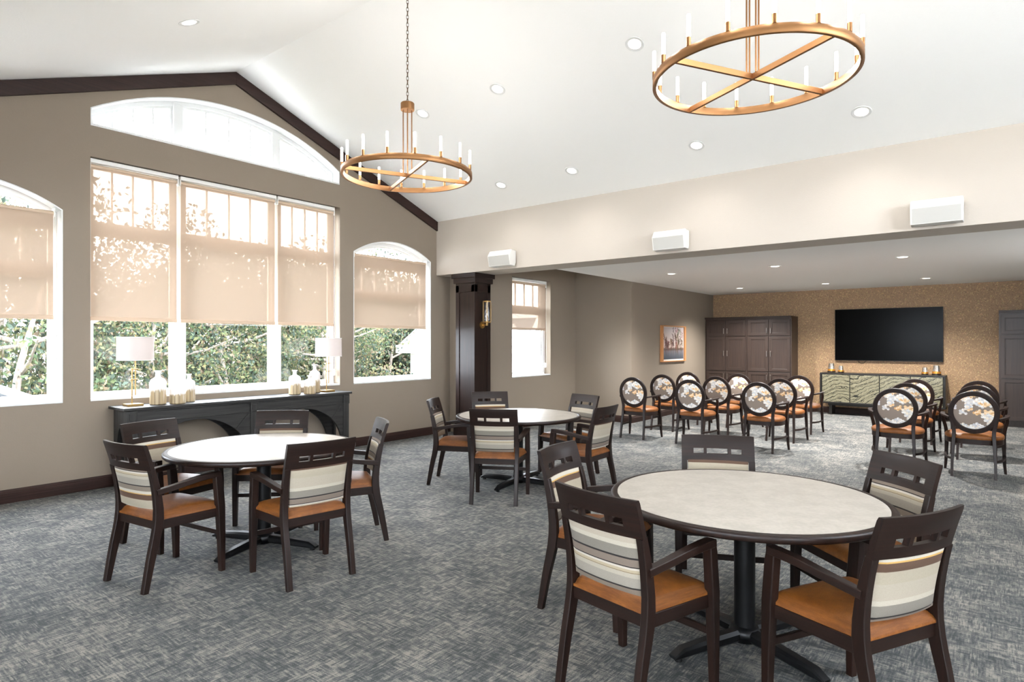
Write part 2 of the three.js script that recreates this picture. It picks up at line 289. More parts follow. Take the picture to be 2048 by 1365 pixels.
// window openings in the north wall: [x0, x1, sill, spring, sagitta]
const OPEN = { left: [0.537, 2.13, 0.932, 2.907, 0.235], big: [2.372, 5.51, 0.932, 3.512, 0], arch: [2.372, 5.505, 3.841, 4.03, 0.46], right: [5.75, 7.343, 0.932, 2.907, 0.235], bay: [8.661, 9.863, 0.921, 2.727, 0] };
function arcOf([x0, x1, , ys, sag]) { const hw = (x1 - x0) / 2, cx = (x0 + x1) / 2; if (!sag) return () => ys; const R = (hw * hw + sag * sag) / (2 * sag); return (x) => ys + sag - R + Math.sqrt(Math.max(0, R * R - (x - cx) ** 2)); }
function outline(o, inset = 0, n = 28) {
  const [x0, x1, y0] = o, top = arcOf(o); const pts = [[x0 + inset, y0 + inset], [x1 - inset, y0 + inset]];
  if (!o[4]) return [...pts, [x1 - inset, o[3] - inset], [x0 + inset, o[3] - inset]];
  for (const x of range(x1 - inset, x0 + inset, n)) pts.push([x, top(x) - inset * 1.12]);
  return pts;
}
const gable = (x0, x1, low) => poly([[x0, -0.25], [x1, -0.25], [x1, low + 0.5], [RIDGE + (vaultY(0) > 0 ? 4.05 : 0), vaultY(BEAM1) + 0.12], [RIDGE, RIDGE_Y + 0.12], [RIDGE - 4.05, vaultY(BEAM1) + 0.12], [x0, low + 0.5]]);
{
  const s = gable(WEST - WT, RETX + WT, LOW); for (const k of ['left', 'big', 'arch', 'right']) s.holes.push(new THREE.Path(outline(OPEN[k]).map((p) => new THREE.Vector2(...p))));
  structure('wall_north', metres(clean(extrude(s, WT).translate(0, 0, NZ - WT)), 1), M.wall, 'greige gable wall with tall windows', 'wall');
  const b = poly([[RETX, -0.25], [BAYX + WT, -0.25], [BAYX + WT, 3.4], [RETX, 3.4]]); b.holes.push(new THREE.Path(outline(OPEN.bay).map((p) => new THREE.Vector2(...p))));
  structure('wall_bay', metres(clean(extrude(b, WT).translate(0, 0, BAYZ - WT)), 1), M.wall, 'greige recess wall with a narrow window', 'wall');
  structure('wall_bay_left', span(RETX, RETX + WT, -0.25, 3.4, NZ - WT + 0.01, BAYZ - 0.001), M.wall, 'narrow greige return wall behind the dark column', 'wall');
  structure('wall_bay_right', span(BAYX, BAYX + WT, -0.25, 3.4, BAYZ, PICZ - WT + 0.001), M.wall, 'pale greige return wall right of the narrow window', 'wall');
  structure('wall_picture', span(BAYX, EAST + WT, -0.25, 3.0, PICZ - WT, PICZ), M.wall, 'greige wall behind the framed picture', 'wall');
  structure('wall_east', metres(clean(span(EAST, EAST + WT, -0.25, 3.0, PICZ - WT, SOUTH_LOW + WT)), 1), M.wallpaper, 'tan patterned wallpaper wall behind the television', 'wall');
  const sl = poly([[BEAM1, -0.25], [EAST + WT, -0.25], [EAST + WT, 3], [BEAM1, 3]]); sl.holes.push(new THREE.Path(outline([8.4, 11.0, 2.0, 2.6, 0]).map((p) => new THREE.Vector2(...p))));
  structure('wall_south_low', extrude(sl, WT).translate(0, 0, SOUTH_LOW), M.wall, 'greige side wall outside the view', 'wall');
  const g = gable(WEST - WT, BEAM1 + WT, LOW), so = [[-1.45, 0.25, 0.6, 2.5, 0], [2.5, 5.4, 2.35, 4.1, 0]];
  for (const o of so) g.holes.push(new THREE.Path(outline(o).map((p) => new THREE.Vector2(...p))));
  structure('wall_south', extrude(g, WT).translate(0, 0, SOUTH), M.wall, 'greige gable wall behind the camera', 'wall');
  structure('wall_south_return', span(BEAM1, BEAM1 + WT, -0.25, 3.0, SOUTH_LOW, SOUTH), M.wall, 'short return wall outside the view', 'wall');
  const w = poly([[NZ - WT, -0.25], [SOUTH + WT, -0.25], [SOUTH + WT, 3.2], [NZ - WT, 3.2]]);
  for (const [a, c] of [[-3.6, -1.2], [-0.6, 2.4]]) w.holes.push(new THREE.Path(outline([a, c, 1.0, 2.6, 0]).map((p) => new THREE.Vector2(...p))));
  structure('wall_west', extrude(w, WT).rotateY(-Math.PI / 2).translate(WEST, 0, 0), M.wall, 'greige wall behind the camera with wide windows', 'wall');
}
{
  const x0 = MIRROR(BEAM1), x1 = BEAM1, y = vaultY(BEAM1);
  structure('ceiling', extrude(poly([[x0, y], [RIDGE, RIDGE_Y], [x1, y], [x1, y + 0.3], [RIDGE, RIDGE_Y + 0.3], [x0, y + 0.3]]), SOUTH - NZ + 2 * WT).translate(0, 0, NZ - WT), M.ceiling, 'white vaulted ceiling', 'ceiling');
  structure('ceiling_low', span(BEAM1 - 0.001, EAST + WT, LOW, LOW + 0.6, PICZ, SOUTH_LOW + WT), M.ceiling, 'flat white ceiling over the round-backed chairs', 'ceiling');
  structure('ceiling_bay', span(RETX + 0.01, BAYX + WT, 3.2, 3.4, BAYZ - WT, PICZ), M.ceiling, 'ceiling of the window recess', 'ceiling');
  structure('ceiling_west', span(WEST - WT, x0, LOW, LOW + 0.6, NZ - WT, SOUTH + WT), M.ceiling, 'flat white ceiling behind the camera', 'ceiling');
  const beam = [[BEAM0, 2.692], [BEAM1, 2.692], [BEAM1, y + 0.02], [BEAM0, vaultY(BEAM0) + 0.01]];
  structure('beam', extrude(poly(beam), SOUTH - NZ).translate(0, 0, NZ), M.beam, 'deep cream beam across the room below the vault', 'beam');
  structure('beam_west', extrude(poly(beam.map(([a, b]) => [MIRROR(a), b]).reverse()), SOUTH - NZ).translate(0, 0, NZ), M.beam, 'deep cream beam above the camera', 'beam');
  const T = 0.155, rake = (a, b) => extrude(poly([[a, vaultY(a) - T], [b, vaultY(b) - T], [b, vaultY(b) - 0.001], [a, vaultY(a) - 0.001]]), 0.035, 0.004).translate(0, 0, NZ);
  structure('trim_1', metres(clean(rake(MIRROR(BEAM0), RIDGE)), 0), M.trim, 'dark wood trim board along the left roof slope', 'trim');
  structure('trim_2', metres(clean(rake(RIDGE, BEAM0)), 0), M.trim, 'dark wood trim board along the right roof slope', 'trim');
}
function baseboard(side, len, pos, turn) {
  const p = [[0, 0], [0.016, 0], [0.016, 0.095], [0.011, 0.1], [0.011, 0.114], [0.006, 0.12], [0.004, 0.132], [0, 0.132]];
  const o = structure('baseboard_' + side, metres(clean(extrude(poly(p), len).rotateY(Math.PI / 2)), 0), M.trim, 'dark wood baseboard', 'baseboard'); // profile out along -z, length along +x
  o.position.set(...pos); o.rotation.y = turn; return o;
}
// after rotateY(+90°) the profile's x runs to -z and its length to +x; a half turn about y brings it into the room
baseboard('north', RETX - WEST, [RETX, 0, NZ], Math.PI);
baseboard('bay_left', BAYZ - NZ - 0.02, [RETX, 0, NZ + 0.02], -Math.PI / 2 + Math.PI);
baseboard('bay', BAYX - RETX, [BAYX, 0, BAYZ], Math.PI);
baseboard('bay_right', PICZ - BAYZ - 0.02, [BAYX, 0, PICZ], Math.PI / 2);
baseboard('picture', EAST - 0.6 - BAYX, [EAST - 0.6, 0, PICZ], Math.PI);
baseboard('east', 3.4, [EAST, 0, -0.02], Math.PI / 2);

// ---------------------------------------------------------------- windows
// frame pieces sit at depth FZ behind the wall face; cols: mullion centres, rows: transom centres, muntins per row
function makeWindow(name, label, o, wallZ, { cols = [], rows = [], muntins = [], liner = true, ft = 0.055, mw = 0.085 }) {
  const w = new THREE.Group(); w.name = name; w.userData = { kind: 'structure', label, category: 'window' }; scene.add(w);
  const zf = wallZ - 0.235, top = arcOf(o), [x0, x1, y0] = o;
  const ring = (a, b) => { const s = poly(outline(o, a)); s.holes.push(new THREE.Path(outline(o, b).map((p) => new THREE.Vector2(...p)))); return s; };
  part('frame', extrude(ring(0.002, ft), 0.09).translate(0, 0, zf), M.white, w);
  if (liner) part('liner', extrude(ring(0.0015, 0.013), 0.145).translate(0, 0, wallZ - 0.146), M.white, w);
  part('sill', rspan(x0 + 0.002, x1 - 0.002, y0 - 0.0005, y0 + 0.022, wallZ - 0.146, wallZ + 0.004, 0.004), M.white, w);
  const ys = [y0 + ft, ...rows, o[3] + o[4] - ft], edges = [x0 + ft, ...cols, x1 - ft];
  const topAt = (x) => (o[4] ? top(clamp(x, x0 + ft, x1 - ft)) - ft * 1.12 : o[3] - ft);
  for (const x of cols) part('mullion', rspan(x - mw / 2, x + mw / 2, y0 + ft * 0.5, topAt(x) + 0.02, zf - 0.005, zf + 0.1, 0.006), M.white, w);
  for (const y of rows) for (let i = 0; i + 1 < edges.length; i++) part('transom', rspan(edges[i], edges[i + 1], y - 0.05, y + 0.05, zf + 0.005, zf + 0.085, 0.006), M.white, w);
  for (let r = 0; r + 1 < ys.length; r++) for (let i = 0; i + 1 < edges.length; i++) {
    const a = edges[i] + (i ? mw / 2 : 0), b = edges[i + 1] - (i + 2 < edges.length ? mw / 2 : 0), lo = ys[r] + (r ? 0.05 : 0), hi = ys[r + 1] - (r + 2 < ys.length ? 0.05 : 0), last = r + 2 === ys.length, hy = (x) => (last ? topAt(x) : hi);
    if (hy((a + b) / 2) - lo < 0.05) continue;
    const up = range(b, a, o[4] && last ? 14 : 1).map((x) => [x, Math.max(lo + 0.002, hy(x))]);
    const s = poly([[a, lo], [b, lo], ...up]), inner = 0.028, h = poly([[a + inner, lo + inner], [b - inner, lo + inner], ...range(b - inner, a + inner, o[4] && last ? 14 : 1).map((x) => [x, Math.max(lo + inner + 0.002, hy(x) - inner)])]);
    const sash = s.clone(); sash.holes.push(new THREE.Path(h.getPoints()));
    part('sash', extrude(sash, 0.03).translate(0, 0, zf + 0.03), M.white, w);
    part('pane', new THREE.ShapeGeometry(h).translate(0, 0, zf + 0.045), M.glass, w);
    const n = muntins[r] ?? 0;
    for (let k = 1; k <= n; k++) { const x = lerp(a, b, k / (n + 1)); part('muntin', span(x - 0.009, x + 0.009, lo + inner * 0.5, hy(x) - inner * 0.5, zf + 0.036, zf + 0.058), M.white, w); }
  }
  return w;
}
makeWindow('window_1', 'arched window partly cut by the left picture edge', OPEN.left, NZ, { rows: [2.29, 2.79], muntins: [0, 5, 5] });
makeWindow('window_2', 'large window of three bays behind the console', OPEN.big, NZ, { cols: [3.33, 4.585], rows: [2.785], muntins: [0, 3], liner: false, mw: 0.13 });
makeWindow('window_3', 'low arched transom window under the ridge', OPEN.arch, NZ, { cols: [3.32, 4.58], muntins: [3], mw: 0.11 });
makeWindow('window_4', 'arched window right of the console', OPEN.right, NZ, { rows: [2.29, 2.79], muntins: [0, 5, 5] });
makeWindow('window_5', 'narrow window in the recess beside the column', OPEN.bay, BAYZ, { rows: [2.16], muntins: [0, 3], liner: false });

{ // windows behind the camera, which light the room from the south and the west
  let n = 6;
  const unit = (o, turn, [x, y, z], label) => {
    const w = new THREE.Group(); w.name = 'window_' + n++; w.userData = { kind: 'structure', label, category: 'window' }; w.rotation.y = turn; w.position.set(x, y, z); scene.add(w);
    const ring = poly(outline(o, 0.002)); ring.holes.push(new THREE.Path(outline(o, 0.06).map((p) => new THREE.Vector2(...p)))); part('frame', extrude(ring, 0.09).translate(0, 0, -0.05), M.white, w);
    part('pane', new THREE.ShapeGeometry(poly(outline(o, 0.058))), M.glass, w);
  };
  unit([-1.45, 0.25, 0.6, 2.5, 0], 0, [0, 0, SOUTH + 0.17], 'window in the wall behind the camera'); unit([2.5, 5.4, 2.35, 4.1, 0], 0, [0, 0, SOUTH + 0.17], 'high window in the gable behind the camera'); unit([8.4, 11.0, 2.0, 2.6, 0], 0, [0, 0, SOUTH_LOW + 0.17], 'high window in the side wall right of the view');
  unit([-3.6, -1.2, 1.0, 2.6, 0], -Math.PI / 2, [WEST - 0.17, 0, 0], 'left window in the wall behind the camera'); unit([-0.6, 2.4, 1.0, 2.6, 0], -Math.PI / 2, [WEST - 0.17, 0, 0], 'right window in the wall behind the camera');
}

// roller shades
function rollerShade(label, x0, x1, top, bottom, wallZ, { cassette = true, chain = 1 } = {}) {
  const z = wallZ - 0.075, t = thing('roller_shade', label, 'window shade', 'roller shades half drawn over the windows', [(x0 + x1) / 2, bottom, z]), w = x1 - x0, H = top - bottom;
  part('fabric', new THREE.PlaneGeometry(w - 0.03, H - 0.02).translate(0, H / 2, 0.02), M.shade, t);
  part('roller_tube', new THREE.CylinderGeometry(0.024, 0.024, w - 0.02, 20).rotateZ(Math.PI / 2).translate(0, H - 0.03, 0), M.tube, t);
  if (cassette) part('head_rail', rspan(-w / 2 + 0.004, w / 2 - 0.004, H, H + 0.045, -0.045, 0.045, 0.006), M.plastic, t);
  part('hem_bar', rspan(-w / 2 + 0.012, w / 2 - 0.012, -0.03, 0.012, 0.011, 0.029, 0.006), M.hem, t);
  for (const s of [-1, 1]) part('bracket', rspan(s * (w / 2 - 0.006) - 0.005, s * (w / 2 - 0.006) + 0.005, H - 0.068, H + (cassette ? 0.01 : 0.02), -0.04, 0.04, 0.003), M.plastic, t);
  if (chain) {
    const c = part('bead_chain', [cyl(0.0025, 0.0025, H + 0.62, chain * (w / 2 + 0.006), -0.66, 0.025, 6), cyl(0.0025, 0.0025, H + 0.62, chain * (w / 2 + 0.006), -0.66, -0.015, 6)], M.chain, t);
    part('chain_tensioner', rspan(chain * (w / 2 + 0.006) - 0.008, chain * (w / 2 + 0.006) + 0.008, -0.74, -0.655, -0.02, 0.03, 0.005), M.plastic, c);
  }
}
rollerShade('peach roller shade on the arched window at the left picture edge', 0.58, 2.075, 2.90, 1.815, NZ, { cassette: false });
rollerShade('peach roller shade over the left bay of the large window', 2.376, 3.279, 3.46, 1.815, NZ);
rollerShade('wide peach roller shade over the middle bay of the large window', 3.295, 4.527, 3.46, 1.815, NZ);
rollerShade('peach roller shade over the right bay of the large window', 4.543, 5.45, 3.46, 1.815, NZ);
rollerShade('peach roller shade on the arched window right of the console', 5.79, 7.29, 2.90, 1.805, NZ, { cassette: false });
rollerShade('peach roller shade on the narrow recess window beside the column', 8.666, 9.78, 2.677, 1.81, BAYZ);

// ---------------------------------------------------------------- outdoors
structure('ground_outside', metres(merge(span(-60, 80, -4.6, -4.2, -90, NZ - WT - 0.02)), 2), M.ground, 'ground far below the windows', 'ground');
structure('ground_behind', metres(merge(span(-60, 80, -4.6, -4.2, NZ - WT, 60)), 2), M.paving, 'pale paving around the building', 'ground');
const LEAVES = [[0.029, 0.043, 0.021], [0.048, 0.059, 0.027], [0.029, 0.041, 0.031], [0.072, 0.074, 0.036], [0.091, 0.083, 0.041], [0.019, 0.029, 0.021], [0.081, 0.062, 0.041]];
const leafGeo = (() => { const g = new THREE.BufferGeometry(); g.setAttribute('position', new THREE.BufferAttribute(new Float32Array([0, -0.5, 0, 0.3, 0, 0.08, 0, 0.5, 0, 0, -0.5, 0, 0, 0.5, 0, -0.3, 0, 0.08]), 3)); g.computeVertexNormals(); g.setAttribute('uv', new THREE.BufferAttribute(new Float32Array(12), 2)); return g; })();
function tree(x, z, topY, spread, seed, tint, leafSize = 1, leaves = 9000, label = 'leafy green and yellow tree in the wood beyond the windows', bottomY = -3.2) {
  const r = rngOf(seed), t = thing('tree', label, 'tree', 'trees of the wood beyond the windows', [x, -4.2, z]), H = topY + 4.2;
  const bend = () => (r() - 0.5) * 0.5, pts = curve([V(0, -0.1, 0), V(bend(), H * 0.35, bend()), V(bend(), H * 0.65, bend()), V(bend() * 2, H * 0.9, bend())], 10);
  part('trunk', metres(sweep(pts, pts.map((_, i) => 0.3 * (1 - i / 12) * (0.6 + spread * 0.12)), pts.map((_, i) => 0.3 * (1 - i / 12) * (0.6 + spread * 0.12)), V(0.1, 0, 1), 0.5), 1), M.bark, t);
  const clumps = [];
  for (let k = 0; k < 9; k++) {
    const p = pts[3 + Math.floor(r() * 7)], a = r() * 6.28, l = spread * (0.45 + 0.5 * r()), e = V(p.x + Math.cos(a) * l, p.y + (0.1 + 0.6 * r()) * l, p.z + Math.sin(a) * l);
    const q = curve([p, p.clone().lerp(e, 0.5).add(V(0, -0.1 * l, 0)), e], 5); part('branch', metres(sweep(q, q.map((_, i) => 0.09 - i * 0.013), q.map((_, i) => 0.09 - i * 0.013), V(0.1, 1, 0.2), 0.5), 1), M.bark, t);
    clumps.push([e, spread * (0.35 + 0.25 * r()), 0.5 + 1.3 * r(), 0.55 + 0.9 * r()]);
  }
  for (let k = 0; k < 26; k++) { const y = lerp(bottomY + 4.2, H, r()), w = spread * Math.sqrt(1 - Math.pow((y / H - 0.5) * 1.7, 2) * 0.8), a = r() * 6.28, d = w * (0.3 + 0.6 * r()); clumps.push([V(Math.cos(a) * d, y, Math.sin(a) * d), spread * (0.22 + 0.22 * r()), 0.5 + 1.3 * r(), 0.55 + 0.9 * r()]); }
  const inst = new THREE.InstancedMesh(leafGeo, M.leaf, leaves), m = new THREE.Matrix4(), q = new THREE.Quaternion(), col = new THREE.Color();
  for (let i = 0; i < leaves; i++) {
    const [c, s, hue, tone] = clumps[Math.floor(r() * clumps.length)], u = r() * 2 - 1, a = r() * 6.28, d = s * Math.pow(r(), 0.45), h = Math.sqrt(1 - u * u), k = (0.09 + 0.1 * r()) * leafSize;
    q.setFromEuler(new THREE.Euler(r() * 6.28, r() * 6.28, r() * 6.28)); m.compose(V(c.x + d * h * Math.cos(a), c.y + d * u * 0.8, c.z + d * h * Math.sin(a)), q, V(k, k, k)); inst.setMatrixAt(i, m);
    const L = LEAVES[Math.floor(clamp(Math.pow(r(), tint * hue) * LEAVES.length, 0, LEAVES.length - 1))], b = (0.75 + 0.5 * r()) * tone; inst.setColorAt(i, col.setRGB(L[0] * b, L[1] * b, L[2] * b));
  }
  inst.name = 'foliage'; inst.userData = { kind: 'stuff' }; lit(inst); t.add(inst);
}
[[3.4, -14.5, 3.4, 2.4, 1.3], [6.4, -15.5, 3.1, 2.5, 1.0], [8.8, -17.2, 3.3, 2.4, 1.6], [11.2, -15.8, 3.0, 2.4, 1.1], [13.0, -18.6, 3.4, 2.6, 1.5], [14.6, -22.0, 3.4, 2.5, 1.0], [19.6, -22.8, 3.2, 2.6, 1.3],
  [4.2, -20, 6.2, 3.2, 1.0], [8.2, -22.5, 5.4, 3.4, 0.9], [12.2, -24.2, 5.6, 3.2, 1.2], [17.4, -26.5, 5.2, 3.2, 0.9], [20.6, -26, 5.4, 3.6, 1.1], [24.8, -28, 5.2, 3.8, 1.0], [6.4, -30, 7.2, 4.4, 0.9], [14.5, -32, 6.6, 4.6, 1.1], [22.5, -34, 6.6, 4.8, 1.0], [30.5, -35, 6.2, 4.8, 1.0]]
  .forEach(([x, z, top, s, tint], i) => tree(x, z, top, s, 500 + i * 7, tint, z < -27 ? 1.9 : z < -19.5 ? 1.35 : 0.72, z < -27 ? 9000 : z < -19.5 ? 13000 : 12000));
{ // white neighbouring wing seen right through the arched window and the recess window
  const b = thing('neighbouring_building', 'white building wing with a metal roof outside the recess window', 'building', null, [21.5, -4.2, -17.5]);
  part('wall', span(-5.0, 9, 0, 5.35, -0.5, 3.5), M.siding, b);
  part('fascia', span(-5.4, 9.4, 5.35, 5.65, -0.9, 3.9), M.siding, b);
  part('roof', extrude(poly([[-2.5, 5.65], [2.5, 5.65], [0, 7.2]]), 14.6).rotateY(Math.PI / 2).translate(-5.2, 0, 1.5), M.roofMetal, b);
  for (let k = 0; k < 20; k++) { const x = -5.1 + k * 0.72; part('roof_seam', sweep([V(x, 5.68, 3.97), V(x, 7.2, 1.5)], 0.05, 0.09, V(1, 0, 0)), M.roofMetal, b); }
  const d = part('dormer', extrude(poly([[-0.7, 5.6], [0.7, 5.6], [0, 6.7]]), 1.6).translate(-2.4, 0, 2.2), M.slate, b);
  for (const s of [-1, 1]) part('dormer_trim', sweep([V(-2.4 + s * 0.78, 5.6, 3.82), V(-2.4, 6.78, 3.82)], 0.12, 0.12, V(0, 0, 1)), M.siding, d);
  for (const x of [-3.6, -0.6, 2.6]) { const w = part('window', span(x - 0.5, x + 0.5, 2.6, 4.4, 3.48, 3.53), M.siding, b); part('window_trim', [span(x - 0.56, x - 0.5, 2.5, 4.5, 3.5, 3.56), span(x + 0.5, x + 0.56, 2.5, 4.5, 3.5, 3.56)], M.white, w); }
}
{ // porch gable just outside the left window
  const p = thing('porch_gable', 'small white porch gable outside the left arched window', 'roof', null, [1.95, 0.06, -10.2]);
  part('roof', extrude(poly([[-2.0, 0.12], [-2.0, 0.04], [0, 0.95], [2.0, 0.04], [2.0, 0.12], [0, 1.04]]), 2.0).translate(0, 0, -1.6), M.siding, p);
  part('tympanum', extrude(poly([[-1.9, 0.02], [1.9, 0.02], [0, 0.94]]), 0.05).translate(0, 0, 0.25), M.slate, p);
  part('fascia', [span(-2.0, 2.0, -0.12, 0.05, 0.2, 0.42)], M.siding, p);
  for (const x of [-0.75, -0.3, 0.3, 0.75]) part('strut', sweep([V(x * 1.2, 0.03, 0.33), V(x * 0.6, 0.66, 0.33)], 0.07, 0.06, V(0, 0, 1)), M.siding, p);
  for (const x of [-1.8, 1.8]) part('post', rspan(x - 0.09, x + 0.09, -4.2, -0.1, 0.2, 0.38, 0.01), M.siding, p);
}

// ---------------------------------------------------------------- column and sconce
{
  const x0 = 7.54, x1 = 7.945, z1 = -6.70, z0 = -7.12, c = thing('column', 'square dark wood panelled column under the cream beam', 'column', null, [(x0 + x1) / 2, 0, (z0 + z1) / 2]);
  const hx = (x1 - x0) / 2, hz = (z1 - z0) / 2, top = 2.689;
  part('core', metres(clean(span(-hx + 0.014, hx - 0.014, 0, top, -hz + 0.014, hz - 0.014)), 1), M.wood, c);
  for (const [sx, sz] of [[-1, -1], [-1, 1], [1, -1], [1, 1]]) part('stile', metres(clean(rspan(sx > 0 ? hx - 0.075 : -hx, sx > 0 ? hx : -hx + 0.075, 0.2, 2.5, sz > 0 ? hz - 0.075 : -hz, sz > 0 ? hz : -hz + 0.075, 0.003)), 1), M.wood, c);
  part('rail', metres(clean(rspan(-hx, hx, 2.38, 2.55, -hz, hz, 0.003)), 0), M.wood, c);
  part('capital', grained([rspan(-hx - 0.03, hx + 0.03, 2.53, 2.62, -hz - 0.03, hz + 0.03, 0.008), rspan(-hx - 0.055, hx + 0.055, 2.615, top, -hz - 0.055, hz + 0.055, 0.008)]), M.wood, c);
  part('base', grained([rspan(-hx - 0.03, hx + 0.03, 0, 0.19, -hz - 0.03, hz + 0.03, 0.008), rspan(-hx - 0.015, hx + 0.015, 0.185, 0.22, -hz - 0.015, hz + 0.015, 0.008)]), M.wood, c);
  const s = thing('wall_sconce', 'brass wall sconce with a clear glass cylinder on the column', 'sconce', null, [7.735, 1.84, -6.714]);
  part('back_plate', new THREE.CylinderGeometry(0.055, 0.06, 0.02, 28).rotateX(Math.PI / 2).translate(0, 0, 0.012), M.brassLight, s);
  part('arm', [sweep([V(0, 0, 0.015), V(0, 0.0, 0.11)], 0.022, 0.022), cyl(0.018, 0.024, 0.05, 0, -0.01, 0.115)], M.brassLight, s);
  part('lower_ring', lathe([[0.0, 0.035], [0.066, 0.035], [0.068, 0.05], [0.06, 0.056], [0.0, 0.05]]).translate(0, 0, 0.115), M.brassLight, s);
  part('upper_ring', lathe([[0.058, 0.38], [0.068, 0.38], [0.068, 0.395], [0.058, 0.395], [0.058, 0.38]]).translate(0, 0, 0.115), M.brassLight, s);
  part('glass_cylinder', lathe([[0.06, 0.05], [0.06, 0.385]]).translate(0, 0, 0.115), M.clear, s);
  for (const a of [0.8, 2.4, 3.9, 5.5]) part('rod', cyl(0.003, 0.003, 0.34, 0.064 * Math.cos(a), 0.045, 0.115 + 0.064 * Math.sin(a), 8), M.brassLight, s);
  part('socket', cyl(0.014, 0.014, 0.07, 0, 0.05, 0.115), M.brassLight, s);
  part('bulb', lathe([[0, 0.235], [0.012, 0.225], [0.017, 0.19], [0.015, 0.15], [0.008, 0.12], [0, 0.12]], 20).translate(0, 0, 0.115), M.clear, s);
  part('filament', new THREE.TorusGeometry(0.008, 0.0015, 6, 16).scale(1, 2.2, 1).translate(0, 0.18, 0.115), M.filament, s);
}

// ---------------------------------------------------------------- recessed lights
function downlight(label, x, y, z, tilt, power) {
  const t = thing('recessed_light', label, 'ceiling light', 'recessed ceiling lights', [x, y, z]); const inner = new THREE.Group();
  const ring = lathe([[0.062, 0.0], [0.085, -0.004], [0.09, -0.002], [0.09, 0.004], [0.062, 0.004], [0.062, 0.0]], 32).rotateZ(tilt), lens = lathe([[0, -0.0035], [0.058, -0.003], [0.063, 0.001]], 32).rotateZ(tilt);
  part('trim_ring', ring, M.white, t); part('lens', lens, M.lens, t);
  const s = new THREE.SpotLight(0xfbf9f6, power, 0, 1.15, 0.9, 2); s.position.set(0, -0.03, 0); s.target.position.set(0, -2, 0); s.castShadow = true; s.shadow.radius = 3; t.add(s, s.target);
}
{
  const tilt = Math.atan(SLOPE), say = {
    '5.355,-5.62': 'recessed light just right of the left chandelier stem', '5.355,-4.415': 'recessed light on the slope between the two chandeliers, left one', '5.355,-2.72': 'recessed light left of the upper chandelier ring',
    '6.895,-5.62': 'lowest recessed light above the leftmost wall speaker', '6.895,-4.415': 'recessed light low on the slope above the middle of the beam', '6.895,-2.72': 'recessed light low on the slope above the middle speaker', '6.895,-1.05': 'recessed light below the right end of the right chandelier', '2.56,-5.68': 'lone recessed light on the left ceiling slope near the peak',
  };
  for (const [x, z] of [[2.56, -5.68], [2.56, -4.415], [2.56, -2.72], [2.56, -1.05], [5.355, -5.62], [5.355, -4.415], [5.355, -2.72], [5.355, -1.05], [6.895, -5.62], [6.895, -4.415], [6.895, -2.72], [6.895, -1.05]])
    downlight(say[x + ',' + z] ?? 'recessed light on the vault outside the picture', x, vaultY(x) - 0.002, z, x > RIDGE ? -tilt : tilt, DOWNLIGHT);
  const low = { '9.77,-4.285': 'left recessed light in the front row of the low ceiling', '9.77,-2.635': 'middle recessed light in the front row of the low ceiling', '9.77,-1': 'right recessed light in the front row of the low ceiling', '13.25,-4.285': 'recessed light above the tall dark cabinets', '13.25,-2.635': 'recessed light above the left end of the sideboard', '13.25,-1': 'recessed light above the right half of the television' };
  for (const x of [9.77, 13.25]) for (const z of [-4.285, -2.635, -1]) downlight(low[x + ',' + z], x * 1.017, LOW - 0.002, z * 1.017, 0, LOW_DOWNLIGHT);
}

// ---------------------------------------------------------------- chandeliers
function chandelier(label, x, y, z, turn) {
  const t = thing('ring_chandelier', label, 'chandelier', 'ring chandeliers with candle tubes', [x, y, z], turn), R = 0.595;
  part('ring', lathe([[R - 0.011, -0.024], [R + 0.011, -0.024], [R + 0.011, 0.024], [R - 0.011, 0.024], [R - 0.011, -0.024]].map((p) => p), 96), M.brass, t);
  for (const a of [0, Math.PI / 2]) part('cross_bar', rspan(-R + 0.01, R - 0.01, -0.022 + (a ? 0.0005 : 0), 0.014, -0.009, 0.009, 0.002).rotateY(a), M.brass, t);
  for (const [a, b] of [[-1, -1], [1, -1], [-1, 1], [1, 1]]) part('rod', cyl(0.0055, 0.0055, 0.6, a * 0.028, 0.01, b * 0.028, 10).rotateY(0.5), M.brass, t);
  part('hub_cap', lathe([[0, 0.605], [0.062, 0.605], [0.064, 0.612], [0.064, 0.668], [0.058, 0.676], [0, 0.678]], 40), M.brass, t);
  const links = []; const top = RIDGE_Y - y - 0.03; let n = 0;
  for (let h = 0.69; h < top; h += 0.036, n++) { const g = new THREE.TorusGeometry(0.0125, 0.0028, 6, 14).scale(0.8, 1.75, 1); if (n % 2) g.rotateY(Math.PI / 2); links.push(g.translate(0, h, 0)); }
  part('chain', links, M.bronze, t);
  part('canopy', lathe([[0, top - 0.02], [0.07, top - 0.02], [0.07, top + 0.02], [0, top + 0.02]], 32), M.brass, t);
  for (let k = 0; k < 16; k++) {
    const a = (k + 0.5) / 16 * Math.PI * 2, px = R * Math.cos(a), pz = R * Math.sin(a), s = part('candle_socket', cyl(0.0125, 0.0125, 0.05, px, 0.027, pz, 14), M.brass, t);
    part('candle_tube', lathe([[0, 0.077], [0.011, 0.077], [0.011, 0.205], [0.009, 0.208], [0, 0.208]], 14).translate(px, 0, pz), M.candle, s);
    const l = new THREE.PointLight(0xf8f7f5, CANDLE, 0, 2); l.position.set(px, 0.15, pz); l.castShadow = true; l.shadow.radius = 0.5; t.add(l);
  }
}
chandelier('brass ring chandelier hanging in front of the windows', 3.955, 3.125, -4.355, -THREE.MathUtils.degToRad(25));
chandelier('brass ring chandelier nearest the camera, cut by the top edge', 3.94, 3.205, -1.195, -THREE.MathUtils.degToRad(29));

